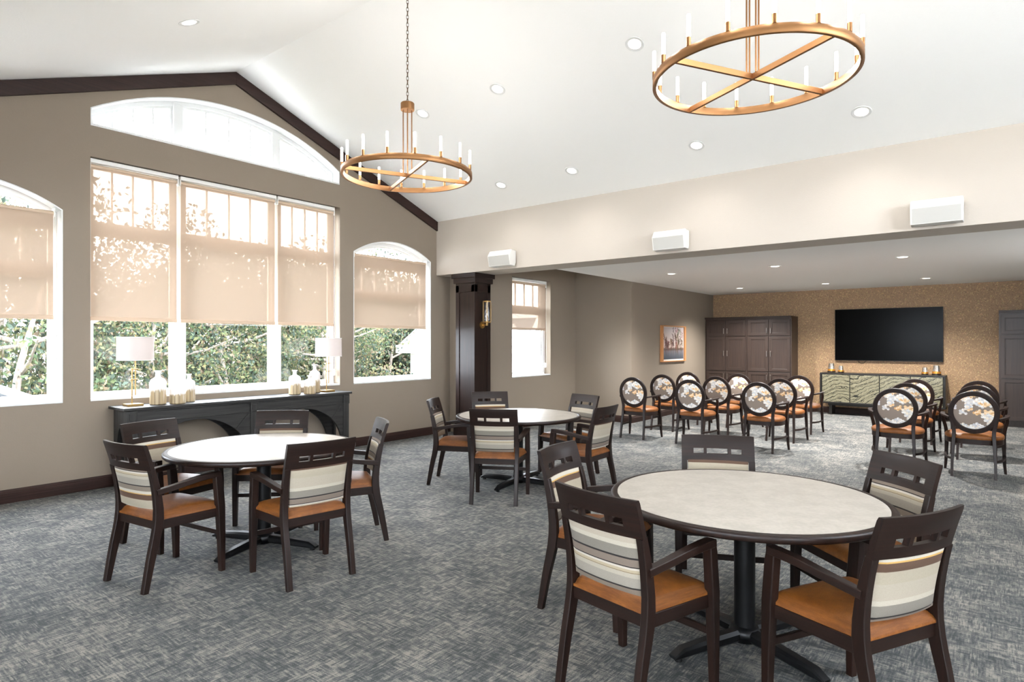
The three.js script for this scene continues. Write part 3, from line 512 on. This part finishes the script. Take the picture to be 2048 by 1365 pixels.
// ---------------------------------------------------------------- speakers on the beam
function speaker(label, z) {
  const t = thing('wall_speaker', label, 'speaker', 'white wall speakers on the beam', [BEAM0, 2.715, z]), w = 0.43;
  const prof = poly([[0.035, 0.235], [0.15, 0.245], [0.205, 0.165], [0.172, 0.008], [0.06, 0.0], [0.035, 0.05]]);
  part('cabinet', extrude(prof, w, 0.008).rotateY(Math.PI).translate(0, 0, w / 2), M.speaker, t);
  part('grille', extrude(poly([[0.198, 0.155], [0.2065, 0.16], [0.1755, 0.014], [0.168, 0.014]]), w - 0.03).rotateY(Math.PI).translate(0, 0, (w - 0.03) / 2), M.grille, t);
  part('bracket', rspan(-0.045, 0, 0.08, 0.17, -0.06, 0.06, 0.004), M.speaker, t);
}
speaker('leftmost white wall speaker on the beam, nearest the column', -5.98); speaker('middle white wall speaker on the beam', -3.24); speaker('rightmost white wall speaker on the beam', -0.47);

// ---------------------------------------------------------------- console with lamps and vases
const TOP = 0.868;
{
  const x0 = 2.53, x1 = 5.39, zb = NZ + 0.02, zf = -7.06, c = thing('console_table', 'long weathered black console with two open arches under the window', 'console table', null, [(x0 + x1) / 2, 0, (zb + zf) / 2]);
  const hw = (x1 - x0) / 2, hd = (zf - zb) / 2, b = hw - 0.04, d = hd - 0.035, T = TOP - 0.03;
  part('top', metres(clean(rspan(-hw, hw, T, TOP, -hd, hd, 0.006)), 0), M.weathered, c);
  const leg = 0.11, mid = 0.06, arch = (a, e, y0, y1) => { const p = new THREE.Path(), cx = (a + e) / 2, r = (e - a) / 2; p.moveTo(a, 0.0); p.lineTo(a, y0); p.absellipse(cx, y0, r, y1 - y0, Math.PI, 0, true); p.lineTo(e, 0.0); p.closePath(); return p; };
  const face = () => { const s = poly([[-b, 0], [-b, T], [b, T], [b, 0]]); return s; };
  const openFace = () => { const pts = [[-b, 0], [-b, T], [b, T], [b, 0]]; const arc = (a, e) => { const o = []; const cx = (a + e) / 2, r = (e - a) / 2; for (let k = 0; k <= 28; k++) { const t = k / 28 * Math.PI; o.push([cx + r * Math.cos(t), 0.16 + 0.525 * Math.sin(t)]); } return o; };
    return poly([...pts, [b - leg, 0], ...arc(mid, b - leg), [mid, 0], [-mid, 0], ...arc(-b + leg, -mid), [-b + leg, 0]]); };
  part('front_arcade', metres(clean(extrude(openFace(), 0.035, 0.003).translate(0, 0, d - 0.035)), 0), M.weathered, c);
  part('back_arcade', metres(clean(extrude(openFace(), 0.03).translate(0, 0, -d)), 0), M.weathered, c);
  const side = () => { const o = []; for (let k = 0; k <= 20; k++) { const t = k / 20 * Math.PI; o.push([(d - 0.07) * Math.cos(t), 0.2 + 0.45 * Math.sin(t)]); } return poly([[-d + 0.031, 0], [-d + 0.031, T], [d - 0.036, T], [d - 0.036, 0], [d - 0.07, 0], ...o, [-d + 0.07, 0]]); };
  for (const x of [-b, b - 0.03]) part('side_arch', metres(clean(extrude(side(), 0.03).rotateY(Math.PI / 2).translate(x, 0, 0)), 1), M.weathered, c);
  part('frieze_moulding', [rspan(-b - 0.008, b + 0.008, T - 0.135, T - 0.12, d - 0.005, d + 0.01, 0.004), rspan(-b - 0.004, b + 0.004, T - 0.02, T + 0.002, d - 0.005, d + 0.014, 0.004)].map((g) => metres(clean(g), 0)), M.weathered, c);
  for (const x of [-b + 0.045, 0, b - 0.045]) { const p = part('pilaster', metres(clean(rspan(x - 0.045, x + 0.045, 0, T - 0.002, d - 0.004, d + 0.012, 0.004)), 1), M.weathered, c); part('pilaster_block', [rspan(x - 0.05, x + 0.05, T - 0.13, T - 0.005, d + 0.002, d + 0.02, 0.004), rspan(x - 0.03, x + 0.03, T - 0.1, T - 0.035, d + 0.012, d + 0.026, 0.003)].map((g) => metres(clean(g), 1)), M.weathered, p); }
  for (const s of [-1, 1]) for (const q of [-1, 1]) { const cx = s * (b + mid - leg) / 2 + s * 0.0, r = (b - leg - mid) / 2; const cc = s > 0 ? (mid + b - leg) / 2 : -(mid + b - leg) / 2; part('spandrel_rib', metres(sweep([V(cc + q * r * 0.74, 0.16 + 0.525 * 0.7, d + 0.001), V(cc + q * (r - 0.005), T - 0.14, d + 0.001)], 0.014, 0.012, V(0, 0, 1)), 1), M.weathered, c); }
}
function tableLamp(label, x, z) {
  const t = thing('table_lamp', label, 'lamp', 'brass table lamps with white drum shades', [x, TOP, z]);
  part('base', rspan(-0.078, 0.078, 0, 0.026, -0.07, 0.07, 0.003), M.brassLight, t);
  part('post', cyl(0.0065, 0.0065, 0.39, -0.012, 0.02, 0, 12), M.brassLight, t);
  part('offset_rod', cyl(0.0055, 0.0055, 0.52, 0.022, 0.115, 0, 12), M.brassLight, t);
  for (const y of [0.285, 0.395]) part('clamp_plate', rspan(-0.036, 0.05, y - 0.005, y + 0.005, -0.022, 0.022, 0.002), M.brassLight, t);
  const s = part('drum_shade', lathe([[0.176, 0.49], [0.174, 0.74]], 56).translate(0.022, 0, 0), M.lampShade, t);
  part('shade_trim', [0.49, 0.738].map((y) => lathe([[0.173, y], [0.1785, y], [0.1785, y + 0.006], [0.173, y + 0.006], [0.173, y]], 56).translate(0.022, 0, 0)), M.white, s);
  part('shade_spider', [0, 2.09, 4.19].map((a) => sweep([V(0.022, 0.722, 0), V(0.022 + 0.173 * Math.cos(a), 0.722, 0.173 * Math.sin(a))], 0.004, 0.004)), M.brassLight, s);
  part('finial', lathe([[0, 0.72], [0.007, 0.72], [0.005, 0.745], [0.008, 0.757], [0, 0.768]], 14).translate(0.022, 0, 0), M.brassLight, t);
}
tableLamp('brass table lamp with white drum shade at the left end of the console', 2.705, -7.30);
tableLamp('brass table lamp with white drum shade at the right end of the console', 5.149, -7.30);
function vase(label, x, z, H, R) {
  const t = thing('bottle_vase', label, 'vase', 'cream and gold bottle vases on the console', [x, TOP, z]);
  const r = R, body = [[0, 0], [r * 0.96, 0], [r, 0.01], [r, H * 0.62], [r * 0.97, H * 0.68], [r * 0.8, H * 0.745], [r * 0.5, H * 0.785], [r * 0.34, H * 0.81], [r * 0.3, H * 0.85], [r * 0.3, H * 0.93], [r * 0.36, H * 0.965], [r * 0.47, H * 0.99], [r * 0.47, H], [r * 0.38, H * 0.995], [r * 0.25, H * 0.93], [r * 0.24, H * 0.82]];
  const g = lathe(body, 48), p = g.attributes.position, uv = g.attributes.uv; for (let i = 0; i < p.count; i++) uv.setY(i, clamp(p.getY(i) / H, 0.002, 0.995)); part('glazed_body', g, M.glaze, t);
}
vase('tall bottle vase right of the left lamp', 2.946, -7.28, 0.372, 0.082); vase('short squat bottle vase in the left group of three', 3.12, -7.2, 0.246, 0.081); vase('slim bottle vase at the right of the left group', 3.301, -7.33, 0.32, 0.065);
vase('bottle vase at the left of the right group', 4.627, -7.27, 0.318, 0.076); vase('short squat bottle vase in the right group of three', 4.792, -7.18, 0.246, 0.076); vase('tall bottle vase behind the squat one in the right group', 4.977, -7.34, 0.378, 0.073);

// ---------------------------------------------------------------- dining tables
function diningTable(label, x, z, turn) {
  const t = thing('round_table', label, 'table', 'round pedestal dining tables', [x, 0, z], turn), R = 0.686, H = 0.757;
  part('rim', metres(clean(lathe([[R - 0.036, H - 0.03], [R - 0.03, H - 0.036], [R - 0.01, H - 0.036], [R, H - 0.026], [R, H - 0.01], [R - 0.006, H - 0.002], [R - 0.012, H], [R - 0.036, H], [R - 0.036, H - 0.03]], 96)), 1), M.wood, t);
  part('table_top', metres(clean(lathe([[0, H - 0.03], [R - 0.037, H - 0.03], [R - 0.037, H + 0.0005], [0, H + 0.0005]], 96)), 2), M.laminate, t);
  part('top_plate', rspan(-0.2, 0.2, H - 0.045, H - 0.03, -0.2, 0.2, 0.003), M.black, t);
  part('column', cyl(0.052, 0.052, H - 0.11, 0, 0.068, 0, 36), M.black, t);
  part('base_hub', lathe([[0, 0.02], [0.075, 0.02], [0.078, 0.06], [0.066, 0.09], [0, 0.092]], 32), M.black, t);
  for (let k = 0; k < 4; k++) {
    const a = k * Math.PI / 2, arm = part('base_arm', sweep([V(0.05, 0.05, 0), V(0.2, 0.048, 0), V(0.42, 0.04, 0), V(0.475, 0.024, 0)], [0.07, 0.07, 0.062, 0.05], [0.06, 0.058, 0.046, 0.018], V(0, 1, 0), 0.5).rotateY(a), M.black, t);
    part('glide', cyl(0.018, 0.018, 0.02, 0.44 * Math.cos(a), 0, -0.44 * Math.sin(a), 16), M.rubber, arm);
  }
}
diningTable('round table in front of the console and windows', 2.56, -4.44, 0.35); diningTable('round table beside the dark column', 5.39, -4.145, 0.15); diningTable('round table nearest the camera, at the right', 3.262, -1.03, -0.45);

// ---------------------------------------------------------------- striped dining armchairs
// origin: floor midway between the rear feet; the chair faces +z
const postZ = (() => { const c = new THREE.CatmullRomCurve3([V(0, 0, 0), V(0, 0.2, 0.038), V(0, 0.4, 0.082), V(0, 0.5, 0.086), V(0, 0.65, 0.066), V(0, 0.8, 0.03), V(0, 0.93, -0.01)]), p = c.getPoints(80); return (y) => { for (let i = 0; i < 80; i++) if (p[i + 1].y >= y) return lerp(p[i].z, p[i + 1].z, clamp((y - p[i].y) / (p[i + 1].y - p[i].y), 0, 1)); return p[80].z; }; })();
function diningChair(label, x, z, ux, uz, fabric) {
  const t = thing('dining_armchair', label, 'chair', 'striped dining armchairs around the round tables', [x, 0, z], Math.atan2(ux, uz)), sag = 0.032;
  if (diningChair.parts) { for (const p of diningChair.parts.children) { const c = p.clone(); if (c.name === 'back_panel') c.material = stripeMats[fabric]; t.add(c); } return; }
  diningChair.parts = t;
  for (const s of [-1, 1]) {
    const ys = range(0, 0.757, 12); part('leg', metres(sweep(ys.map((y) => V(s * 0.2155, y, postZ(y))), 0.036, ys.map((y) => (y < 0.42 ? lerp(0.036, 0.058, y / 0.42) : lerp(0.058, 0.036, (y - 0.42) / 0.34))), V(0, 0, 1)), 1), M.wood, t);
    part('leg', metres(sweep([V(s * 0.262, 0, 0.492), V(s * 0.262, 0.2, 0.487), V(s * 0.262, 0.44, 0.478), V(s * 0.262, 0.62, 0.462), V(s * 0.262, 0.667, 0.456)], [0.034, 0.04, 0.047, 0.046, 0.044], [0.034, 0.043, 0.054, 0.052, 0.044], V(0, 0, 1)), 1), M.wood, t);
    part('armrest', metres(sweep(curve([V(s * 0.226, 0.612, postZ(0.612) - 0.004), V(s * 0.24, 0.632, 0.2), V(s * 0.256, 0.656, 0.34), V(s * 0.262, 0.664, 0.473)], 12), range(0.036, 0.054, 12), 0.034), 2), M.wood, t);
    part('seat_rail', metres(sweep([V(s * 0.212, 0.402, 0.09), V(s * 0.25, 0.402, 0.478)], 0.022, 0.058), 2), M.wood, t);
  }
  part('stretcher', metres(sweep([V(-0.262, 0.258, 0.486), V(0.262, 0.258, 0.486)], 0.018, 0.032), 0), M.wood, t);
  part('front_rail', metres(clean(rspan(-0.25, 0.25, 0.375, 0.431, 0.466, 0.49, 0.003)), 0), M.wood, t);
  part('rear_rail', metres(clean(rspan(-0.205, 0.205, 0.375, 0.431, 0.072, 0.096, 0.003)), 0), M.wood, t);
  part('seat_cushion', cushion(0.068, 0.505, (q) => lerp(0.21, 0.262, (q - 0.068) / 0.437), 0.431, 0.046, 0.022), M.leather, t);
  const bow = (q) => -sag * (1 - (q / 0.233) ** 2);
  const xs = [-0.233, -0.2, -0.175, -0.155, -0.12, -0.088, -0.068, -0.034, 0, 0.034, 0.068, 0.088, 0.12, 0.155, 0.175, 0.2, 0.233], ys = [0.752, 0.775, 0.797, 0.832, 0.87, 0.905, 0.918];
  part('crest_rail', metres(sheet(xs, ys, (i, j) => j === 2 && ((xs[i] >= -0.156 && xs[i + 1] <= -0.087) || (xs[i] >= -0.069 && xs[i + 1] <= 0.069) || (xs[i] >= 0.087 && xs[i + 1] <= 0.156)), (q, y, side) => V(q, y, postZ(y) + bow(q) + side * (y > 0.915 ? 0.009 : 0.0125))), 0), M.wood, t);
  part('back_panel', sheet(range(-0.2, 0.2, 12), range(0.5, 0.757, 10), () => false, (q, y, side) => { const v = (y - 0.5) / 0.257, w = lerp(0.93, 0.965, v), e = Math.pow(Math.max(0, 1 - Math.pow(Math.abs(q) / 0.2, 8)), 0.5) * Math.pow(Math.max(0, 1 - Math.pow(Math.abs(v * 2 - 1), 12)), 0.5); return V(q * w, y, postZ(y) + bow(q) * 0.9 + 0.004 + side * (0.008 + 0.012 * e)); }), stripeMats[fabric], t);
}
[
  ['striped armchair at the left table, front left, back to the camera', 1.562, -4.34, 0.99, -0.14, 3],
  ['striped armchair at the left table, front right, back to the camera', 2.381, -3.43, 0.16, -0.987, 2],
  ['striped armchair at the left table, back left, by the console end', 2.105, -5.36, 0.24, 0.97, 1],
  ['striped armchair at the left table standing before the console middle', 3.195, -5.215, -0.72, 0.69, 2],
  ['striped armchair at the left table seen side-on at its right', 3.31, -3.955, -0.865, -0.5, 3],
  ['striped armchair at the middle table nearest the camera', 4.51, -3.77, 0.88, -0.48, 0],
  ['striped armchair at the middle table in front of the column', 6.063, -5.128, -0.63, 0.77, 1],
  ['striped armchair at the middle table, leftmost, seen from its side', 4.915, -4.985, 0.51, 0.86, 3],
  ['striped armchair at the middle table, right side, nearer the camera', 5.42, -3.06, -0.04, -1, 2],
  ['striped armchair at the middle table, right side, farther from the camera', 6.43, -3.925, -0.96, -0.27, 0],
  ['striped armchair at the near table, front left, back to the camera', 2.301, -1.355, 0.98, 0.21, 0],
  ['striped armchair at the near table, front right, back to the camera', 2.779, -0.225, 0.47, -0.88, 1],
  ['striped armchair at the near table, facing the camera across it', 4.151, -1.493, -0.91, 0.41, 2],
  ['striped armchair at the near table, far left, facing right', 3.155, -2.12, 0.11, 0.99, 1],
  ['striped armchair at the near table, far right, half behind the front chair', 4.018, -0.4, -0.73, -0.69, 3],
].forEach((a) => diningChair(...a));

// ---------------------------------------------------------------- round-backed armchairs
let roundProto = null;
function roundChair(label, x, z, turn) {
  if (roundProto) { copyOf(roundProto, label, [x, 0, z], turn); return; }
  const t = roundProto = thing('round_back_armchair', label, 'chair', 'round-backed armchairs in rows facing the television', [x, 0, z], turn), LEAN = -0.13, CY = 0.747, CZ = 0.055;
  const seatHalf = (q) => 0.285 * Math.pow(Math.max(0, 1 - Math.pow(Math.abs((q - 0.3) / 0.262), 2.6)), 1 / 2.6);
  const ringS = new THREE.Shape(); ringS.absellipse(0, 0, 0.24, 0.247, 0, Math.PI * 2); const hole = new THREE.Path(); hole.absellipse(0, 0, 0.188, 0.193, 0, Math.PI * 2); ringS.holes.push(hole);
  const place = (g) => g.rotateX(LEAN).translate(0, CY, CZ);
  part('back_frame', metres(clean(place(extrude(ringS, 0.034, 0.007, 40).translate(0, 0, -0.017))), 1), M.wood, t);
  const pad = (s) => { const g = new THREE.SphereGeometry(1, 40, 10, 0, Math.PI * 2, 0, Math.PI / 2).rotateX(Math.PI / 2).scale(0.196, 0.2, 0.02); if (s < 0) g.rotateY(Math.PI); const p = g.attributes.position, uv = g.attributes.uv; for (let i = 0; i < p.count; i++) uv.setXY(i, p.getX(i) + 0.3 * s, p.getY(i)); return place(g.translate(0, 0, s * 0.002)); };
  part('back_pad', [pad(1), pad(-1)], M.hex, t);
  for (const s of [-1, 1]) {
    part('leg', metres(sweep(curve([V(s * 0.202, 0, 0), V(s * 0.198, 0.2, 0.035), V(s * 0.188, 0.42, 0.068), V(s * 0.186, 0.53, 0.075), V(s * 0.202, 0.62, 0.068), V(s * 0.222, 0.70, 0.058)], 16), [0.026, 0.027, 0.028, 0.03, 0.032, 0.034, 0.036, 0.037, 0.038, 0.038, 0.038, 0.038, 0.038, 0.036, 0.034, 0.032, 0.028], 0.034, V(0, 0, 1)), 1), M.wood, t);
    part('leg', metres(sweep(curve([V(s * 0.292, 0, 0.5), V(s * 0.282, 0.12, 0.49), V(s * 0.276, 0.3, 0.478), V(s * 0.272, 0.44, 0.46)], 10), range(0.026, 0.046, 10), range(0.026, 0.046, 10), V(0, 0, 1)), 1), M.wood, t);
    part('arm_post', metres(sweep(curve([V(s * 0.272, 0.42, 0.45), V(s * 0.284, 0.53, 0.415), V(s * 0.305, 0.63, 0.385), V(s * 0.302, 0.684, 0.355)], 10), range(0.04, 0.03, 10), range(0.042, 0.03, 10), V(0, 0, 1)), 1), M.wood, t);
    part('armrest', metres(sweep(curve([V(s * 0.228, 0.675, 0.055), V(s * 0.272, 0.684, 0.15), V(s * 0.302, 0.69, 0.27), V(s * 0.308, 0.697, 0.39)], 12), [0.026, 0.028, 0.03, 0.034, 0.036, 0.038, 0.04, 0.042, 0.044, 0.046, 0.048, 0.048, 0.042], 0.022), 2), M.wood, t);
    part('stretcher', metres(sweep(curve([V(s * 0.2, 0.2, 0.035), V(s * 0.255, 0.2, 0.16), V(s * 0.278, 0.2, 0.32), V(s * 0.28, 0.2, 0.484)], 10), 0.018, 0.026), 2), M.wood, t);
  }
  const rim = []; for (let k = 0; k < 64; k++) { const a = k / 64 * Math.PI * 2, c = Math.cos(a), s = Math.sin(a), p = 2 / 2.6; rim.push([0.278 * Math.sign(c) * Math.pow(Math.abs(c), p), 0.255 * Math.sign(s) * Math.pow(Math.abs(s), p)]); }
  part('seat_rail', metres(clean(extrude(poly(rim), 0.06, 0.004).rotateX(Math.PI / 2).translate(0, 0.438, 0.3)), 0), M.wood, t);
  // leather cushion built from shrinking outlines
  const tri = [], N = 64, prof = [[1, 0], [1.02, 0.012], [1.02, 0.03], [0.985, 0.046], [0.9, 0.058], [0.7, 0.068], [0.4, 0.074], [0, 0.076]];
  for (let i = 0; i + 1 < prof.length; i++) for (let k = 0; k < N; k++) { const P = (q, m) => V(rim[m % N][0] * prof[q][0], 0.436 + prof[q][1], 0.3 + rim[m % N][1] * prof[q][0]), a = P(i, k), b = P(i, k + 1), c = P(i + 1, k + 1), d = P(i + 1, k); tri.push(a, c, b, a, d, c); }
  part('seat_cushion', metres(clean(toCreasedNormals(new THREE.BufferGeometry().setFromPoints(tri), 1.0))), M.leather, t);
}
{
  const rows = ['last', 'middle', 'front'], xs = [8.99, 10.12, 11.24], cols = [[-4.62, 'left'], [-3.67, 'centre'], [-2.66, 'right']];
  cols.forEach(([z, c]) => xs.forEach((x, i) => roundChair(`round-backed armchair, ${c} of the ${rows[i]} row in the left block`, x, z, Math.PI / 2)));
  [[-0.985, 'left'], [-0.215, 'right']].forEach(([z, c]) => [8.80, 10.06, 11.24].forEach((x, i) => roundChair(`round-backed armchair, ${c} of the ${rows[i]} row in the right block`, x, z, Math.PI / 2)));
}

// ---------------------------------------------------------------- far wall: cabinets, sideboard, television, picture
function tallCabinet(label, z0, w) { // front faces -x; local x runs along +z of the room
  const D = 0.56, H = 2.095, t = thing('tall_cabinet', label, 'cabinet', 'tall dark cabinets on the wallpaper wall', [EAST - 0.002 - D / 2, 0, z0 + w / 2], -Math.PI / 2), hw = w / 2, f = D / 2; // after the turn local +z points to -x
  part('body', metres(clean(span(-hw + 0.002, hw - 0.002, 0.1, H, -D / 2, f - 0.02)), 1), M.cabinet, t);
  part('plinth', span(-hw + 0.01, hw - 0.01, 0, 0.1, -D / 2, f - 0.06), M.cabinet, t);
  part('crown', grained([rspan(-hw - 0.0, hw + 0.0, H, H + 0.025, -D / 2, f + 0.02, 0.004), rspan(-hw - 0.0, hw + 0.0, H + 0.022, H + 0.05, -D / 2, f + 0.045, 0.006)]), M.cabinet, t);
  const rows = [[0.12, 0.875], [0.895, 1.685], [1.705, 2.065]];
  rows.forEach(([a, b], r) => [-1, 1].forEach((s) => {
    const x0 = s < 0 ? -hw + 0.03 : 0.012, x1 = s < 0 ? -0.012 : hw - 0.03, st = 0.06;
    const d = part('door', grained([rspan(x0, x0 + st, a, b, f - 0.022, f, 0.003), rspan(x1 - st, x1, a, b, f - 0.022, f, 0.003), rspan(x0, x1, a, a + st, f - 0.022, f - 0.0003, 0.003), rspan(x0, x1, b - st, b, f - 0.022, f - 0.0003, 0.003)]), M.cabinet, t);
    part('door_panel', metres(clean(rspan(x0 + st - 0.004, x1 - st + 0.004, a + st - 0.004, b - st + 0.004, f - 0.021, f - 0.011, 0.004)), 1), M.cabinet, d);
    part('panel_bead', [rspan(x0 + st - 0.002, x0 + st + 0.01, a + st, b - st, f - 0.016, f - 0.004, 0.003), rspan(x1 - st - 0.01, x1 - st + 0.002, a + st, b - st, f - 0.016, f - 0.004, 0.003), rspan(x0 + st, x1 - st, a + st - 0.002, a + st + 0.01, f - 0.016, f - 0.004, 0.003), rspan(x0 + st, x1 - st, b - st - 0.01, b - st + 0.002, f - 0.016, f - 0.004, 0.003)], M.cabinet, d);
    const hx = s < 0 ? x1 - 0.03 : x0 + 0.03, hy = r === 2 ? a + 0.05 : r === 1 ? (a + b) / 2 - 0.06 : b - 0.18;
    part('handle', [rspan(hx - 0.006, hx + 0.006, hy, hy + 0.13, f + 0.02, f + 0.032, 0.004), cyl(0.004, 0.004, 0.025, 0, 0, 0, 8).rotateX(Math.PI / 2).translate(hx, hy + 0.02, f), cyl(0.004, 0.004, 0.025, 0, 0, 0, 8).rotateX(Math.PI / 2).translate(hx, hy + 0.11, f)], M.steel, d);
  }));
}
tallCabinet('tall dark cabinet in the corner beside the framed picture', PICZ + 0.015, 0.97);
tallCabinet('tall dark cabinet between the corner cabinet and the television', PICZ + 0.987, 0.97);
tallCabinet('tall dark cabinet at the right picture edge', 0.02, 0.97);
{
  const z0 = -3.03, z1 = -0.79, D = 0.44, t = thing('sideboard', 'black framed sideboard with layered stone-patterned doors under the television', 'sideboard', null, [EAST - 0.004 - D / 2, 0, (z0 + z1) / 2], -Math.PI / 2), hw = (z1 - z0) / 2, f = D / 2, y0 = 0.245, y1 = 0.90;
  part('carcass', span(-hw + 0.02, hw - 0.02, y0 + 0.02, y1 - 0.02, -f, f - 0.03), M.blackFrame, t);
  part('top', rspan(-hw, hw, y1 - 0.03, y1, -f, f, 0.003), M.blackFrame, t); part('bottom', rspan(-hw, hw, y0, y0 + 0.03, -f, f, 0.003), M.blackFrame, t);
  for (const s of [-1, 1]) part('side', rspan(s > 0 ? hw - 0.035 : -hw, s > 0 ? hw : -hw + 0.035, y0, y1 - 0.0005, -f, f - 0.0005, 0.003), M.blackFrame, t);
  const n = 4, a = -hw + 0.04, w = (2 * hw - 0.08) / n;
  for (let k = 0; k < n; k++) {
    const x0 = a + k * w + 0.008, x1 = a + (k + 1) * w - 0.008, d = clean(rspan(x0, x1, y0 + 0.035, y1 - 0.036, f - 0.03, f - 0.006, 0.002)), p = d.attributes.position, uv = d.attributes.uv;
    for (let i = 0; i < p.count; i++) { let u = (p.getX(i) - x0) / (x1 - x0); if (k % 2) u = 2 - u; else u = u + 0; uv.setXY(i, (u * 0.5 + 0.0), (p.getY(i) - y0) / (y1 - y0)); }
    part('door', d, M.veneer, t);
  }
  part('plinth', [rspan(-hw + 0.15, hw - 0.15, 0.2, y0, -f + 0.03, f - 0.07, 0.003), ...[-1, 1].map((s) => rspan(s * (hw - 0.2) - 0.03, s * (hw - 0.2) + 0.03, 0, 0.21, -f + 0.03, f - 0.06, 0.004))], M.blackFrame, t);
}
function hurricane(label, z, k) {
  const t = thing('candle_holder', label, 'candle holder', 'smoked metallic candle holders on the sideboard', [EAST - 0.2, 0.9, z]);
  part('base', lathe([[0, 0], [0.075 * k, 0], [0.08 * k, 0.012 * k], [0.076 * k, 0.03 * k], [0, 0.03 * k]], 32), M.smoke, t);
  part('amber_band', lathe([[0.074 * k, 0.03 * k], [0.074 * k, 0.05 * k], [0.071 * k, 0.075 * k]], 32), M.amber, t);
  part('silver_glass', lathe([[0.071 * k, 0.075 * k], [0.062 * k, 0.13 * k], [0.054 * k, 0.19 * k], [0.051 * k, 0.19 * k], [0.058 * k, 0.13 * k], [0.067 * k, 0.078 * k], [0, 0.07 * k]], 32), M.mercury, t);
}
hurricane('large metallic candle holder at the left end of the sideboard', -2.845, 1.02); hurricane('small metallic candle holder at the left end of the sideboard', -2.66, 0.78);
hurricane('small metallic candle holder at the right end of the sideboard', -1.146, 0.78); hurricane('large metallic candle holder at the right end of the sideboard', -0.952, 1.02);
{
  const t = thing('television', 'large flat black television on the wallpaper wall', 'television', null, [EAST - 0.001, 1.16, -1.827], -Math.PI / 2), hw = 0.977, H = 1.112;
  part('housing', rspan(-hw, hw, 0, H, 0.03, 0.062, 0.006), M.bezel, t);
  part('screen', rspan(-hw + 0.008, hw - 0.008, 0.012, H - 0.008, 0.0605, 0.0635, 0.001), M.screen, t);
  part('wall_mount', span(-0.3, 0.3, 0.3, 0.8, 0, 0.032), M.blackFrame, t);
  part('cable', new THREE.TubeGeometry(new THREE.CatmullRomCurve3([V(-0.56, 0.03, 0.02), V(-0.5, -0.045, 0.02), V(-0.44, -0.05, 0.02), V(-0.36, 0.02, 0.02)]), 16, 0.005, 6), M.rubber, t);
}
{
  const x0 = 12.03, x1 = 13.3, H = 0.773, t = thing('framed_picture', 'framed photograph of dry reeds on the greige wall', 'picture', null, [(x0 + x1) / 2, 1.139, PICZ + 0.001]), hw = (x1 - x0) / 2;
  for (const s of [-1, 1]) part('frame_side', metres(clean(rspan(s > 0 ? hw - 0.085 : -hw, s > 0 ? hw : -hw + 0.085, 0, H, 0, 0.045, 0.004)), 1), M.oak, t);
  for (const y of [0, H - 0.022]) part('frame_rail', metres(clean(rspan(-hw + 0.08, hw - 0.08, y, y + 0.022, 0, 0.045, 0.004)), 0), M.oak, t);
  part('mat_board', span(-hw + 0.08, hw - 0.08, 0.02, H - 0.02, 0.004, 0.02), M.mat, t);
  part('print', new THREE.PlaneGeometry(2 * hw - 0.2, H - 0.09).translate(0, H / 2 + 0.008, 0.0215), M.print, t);
}

renderer.render(scene, camera);
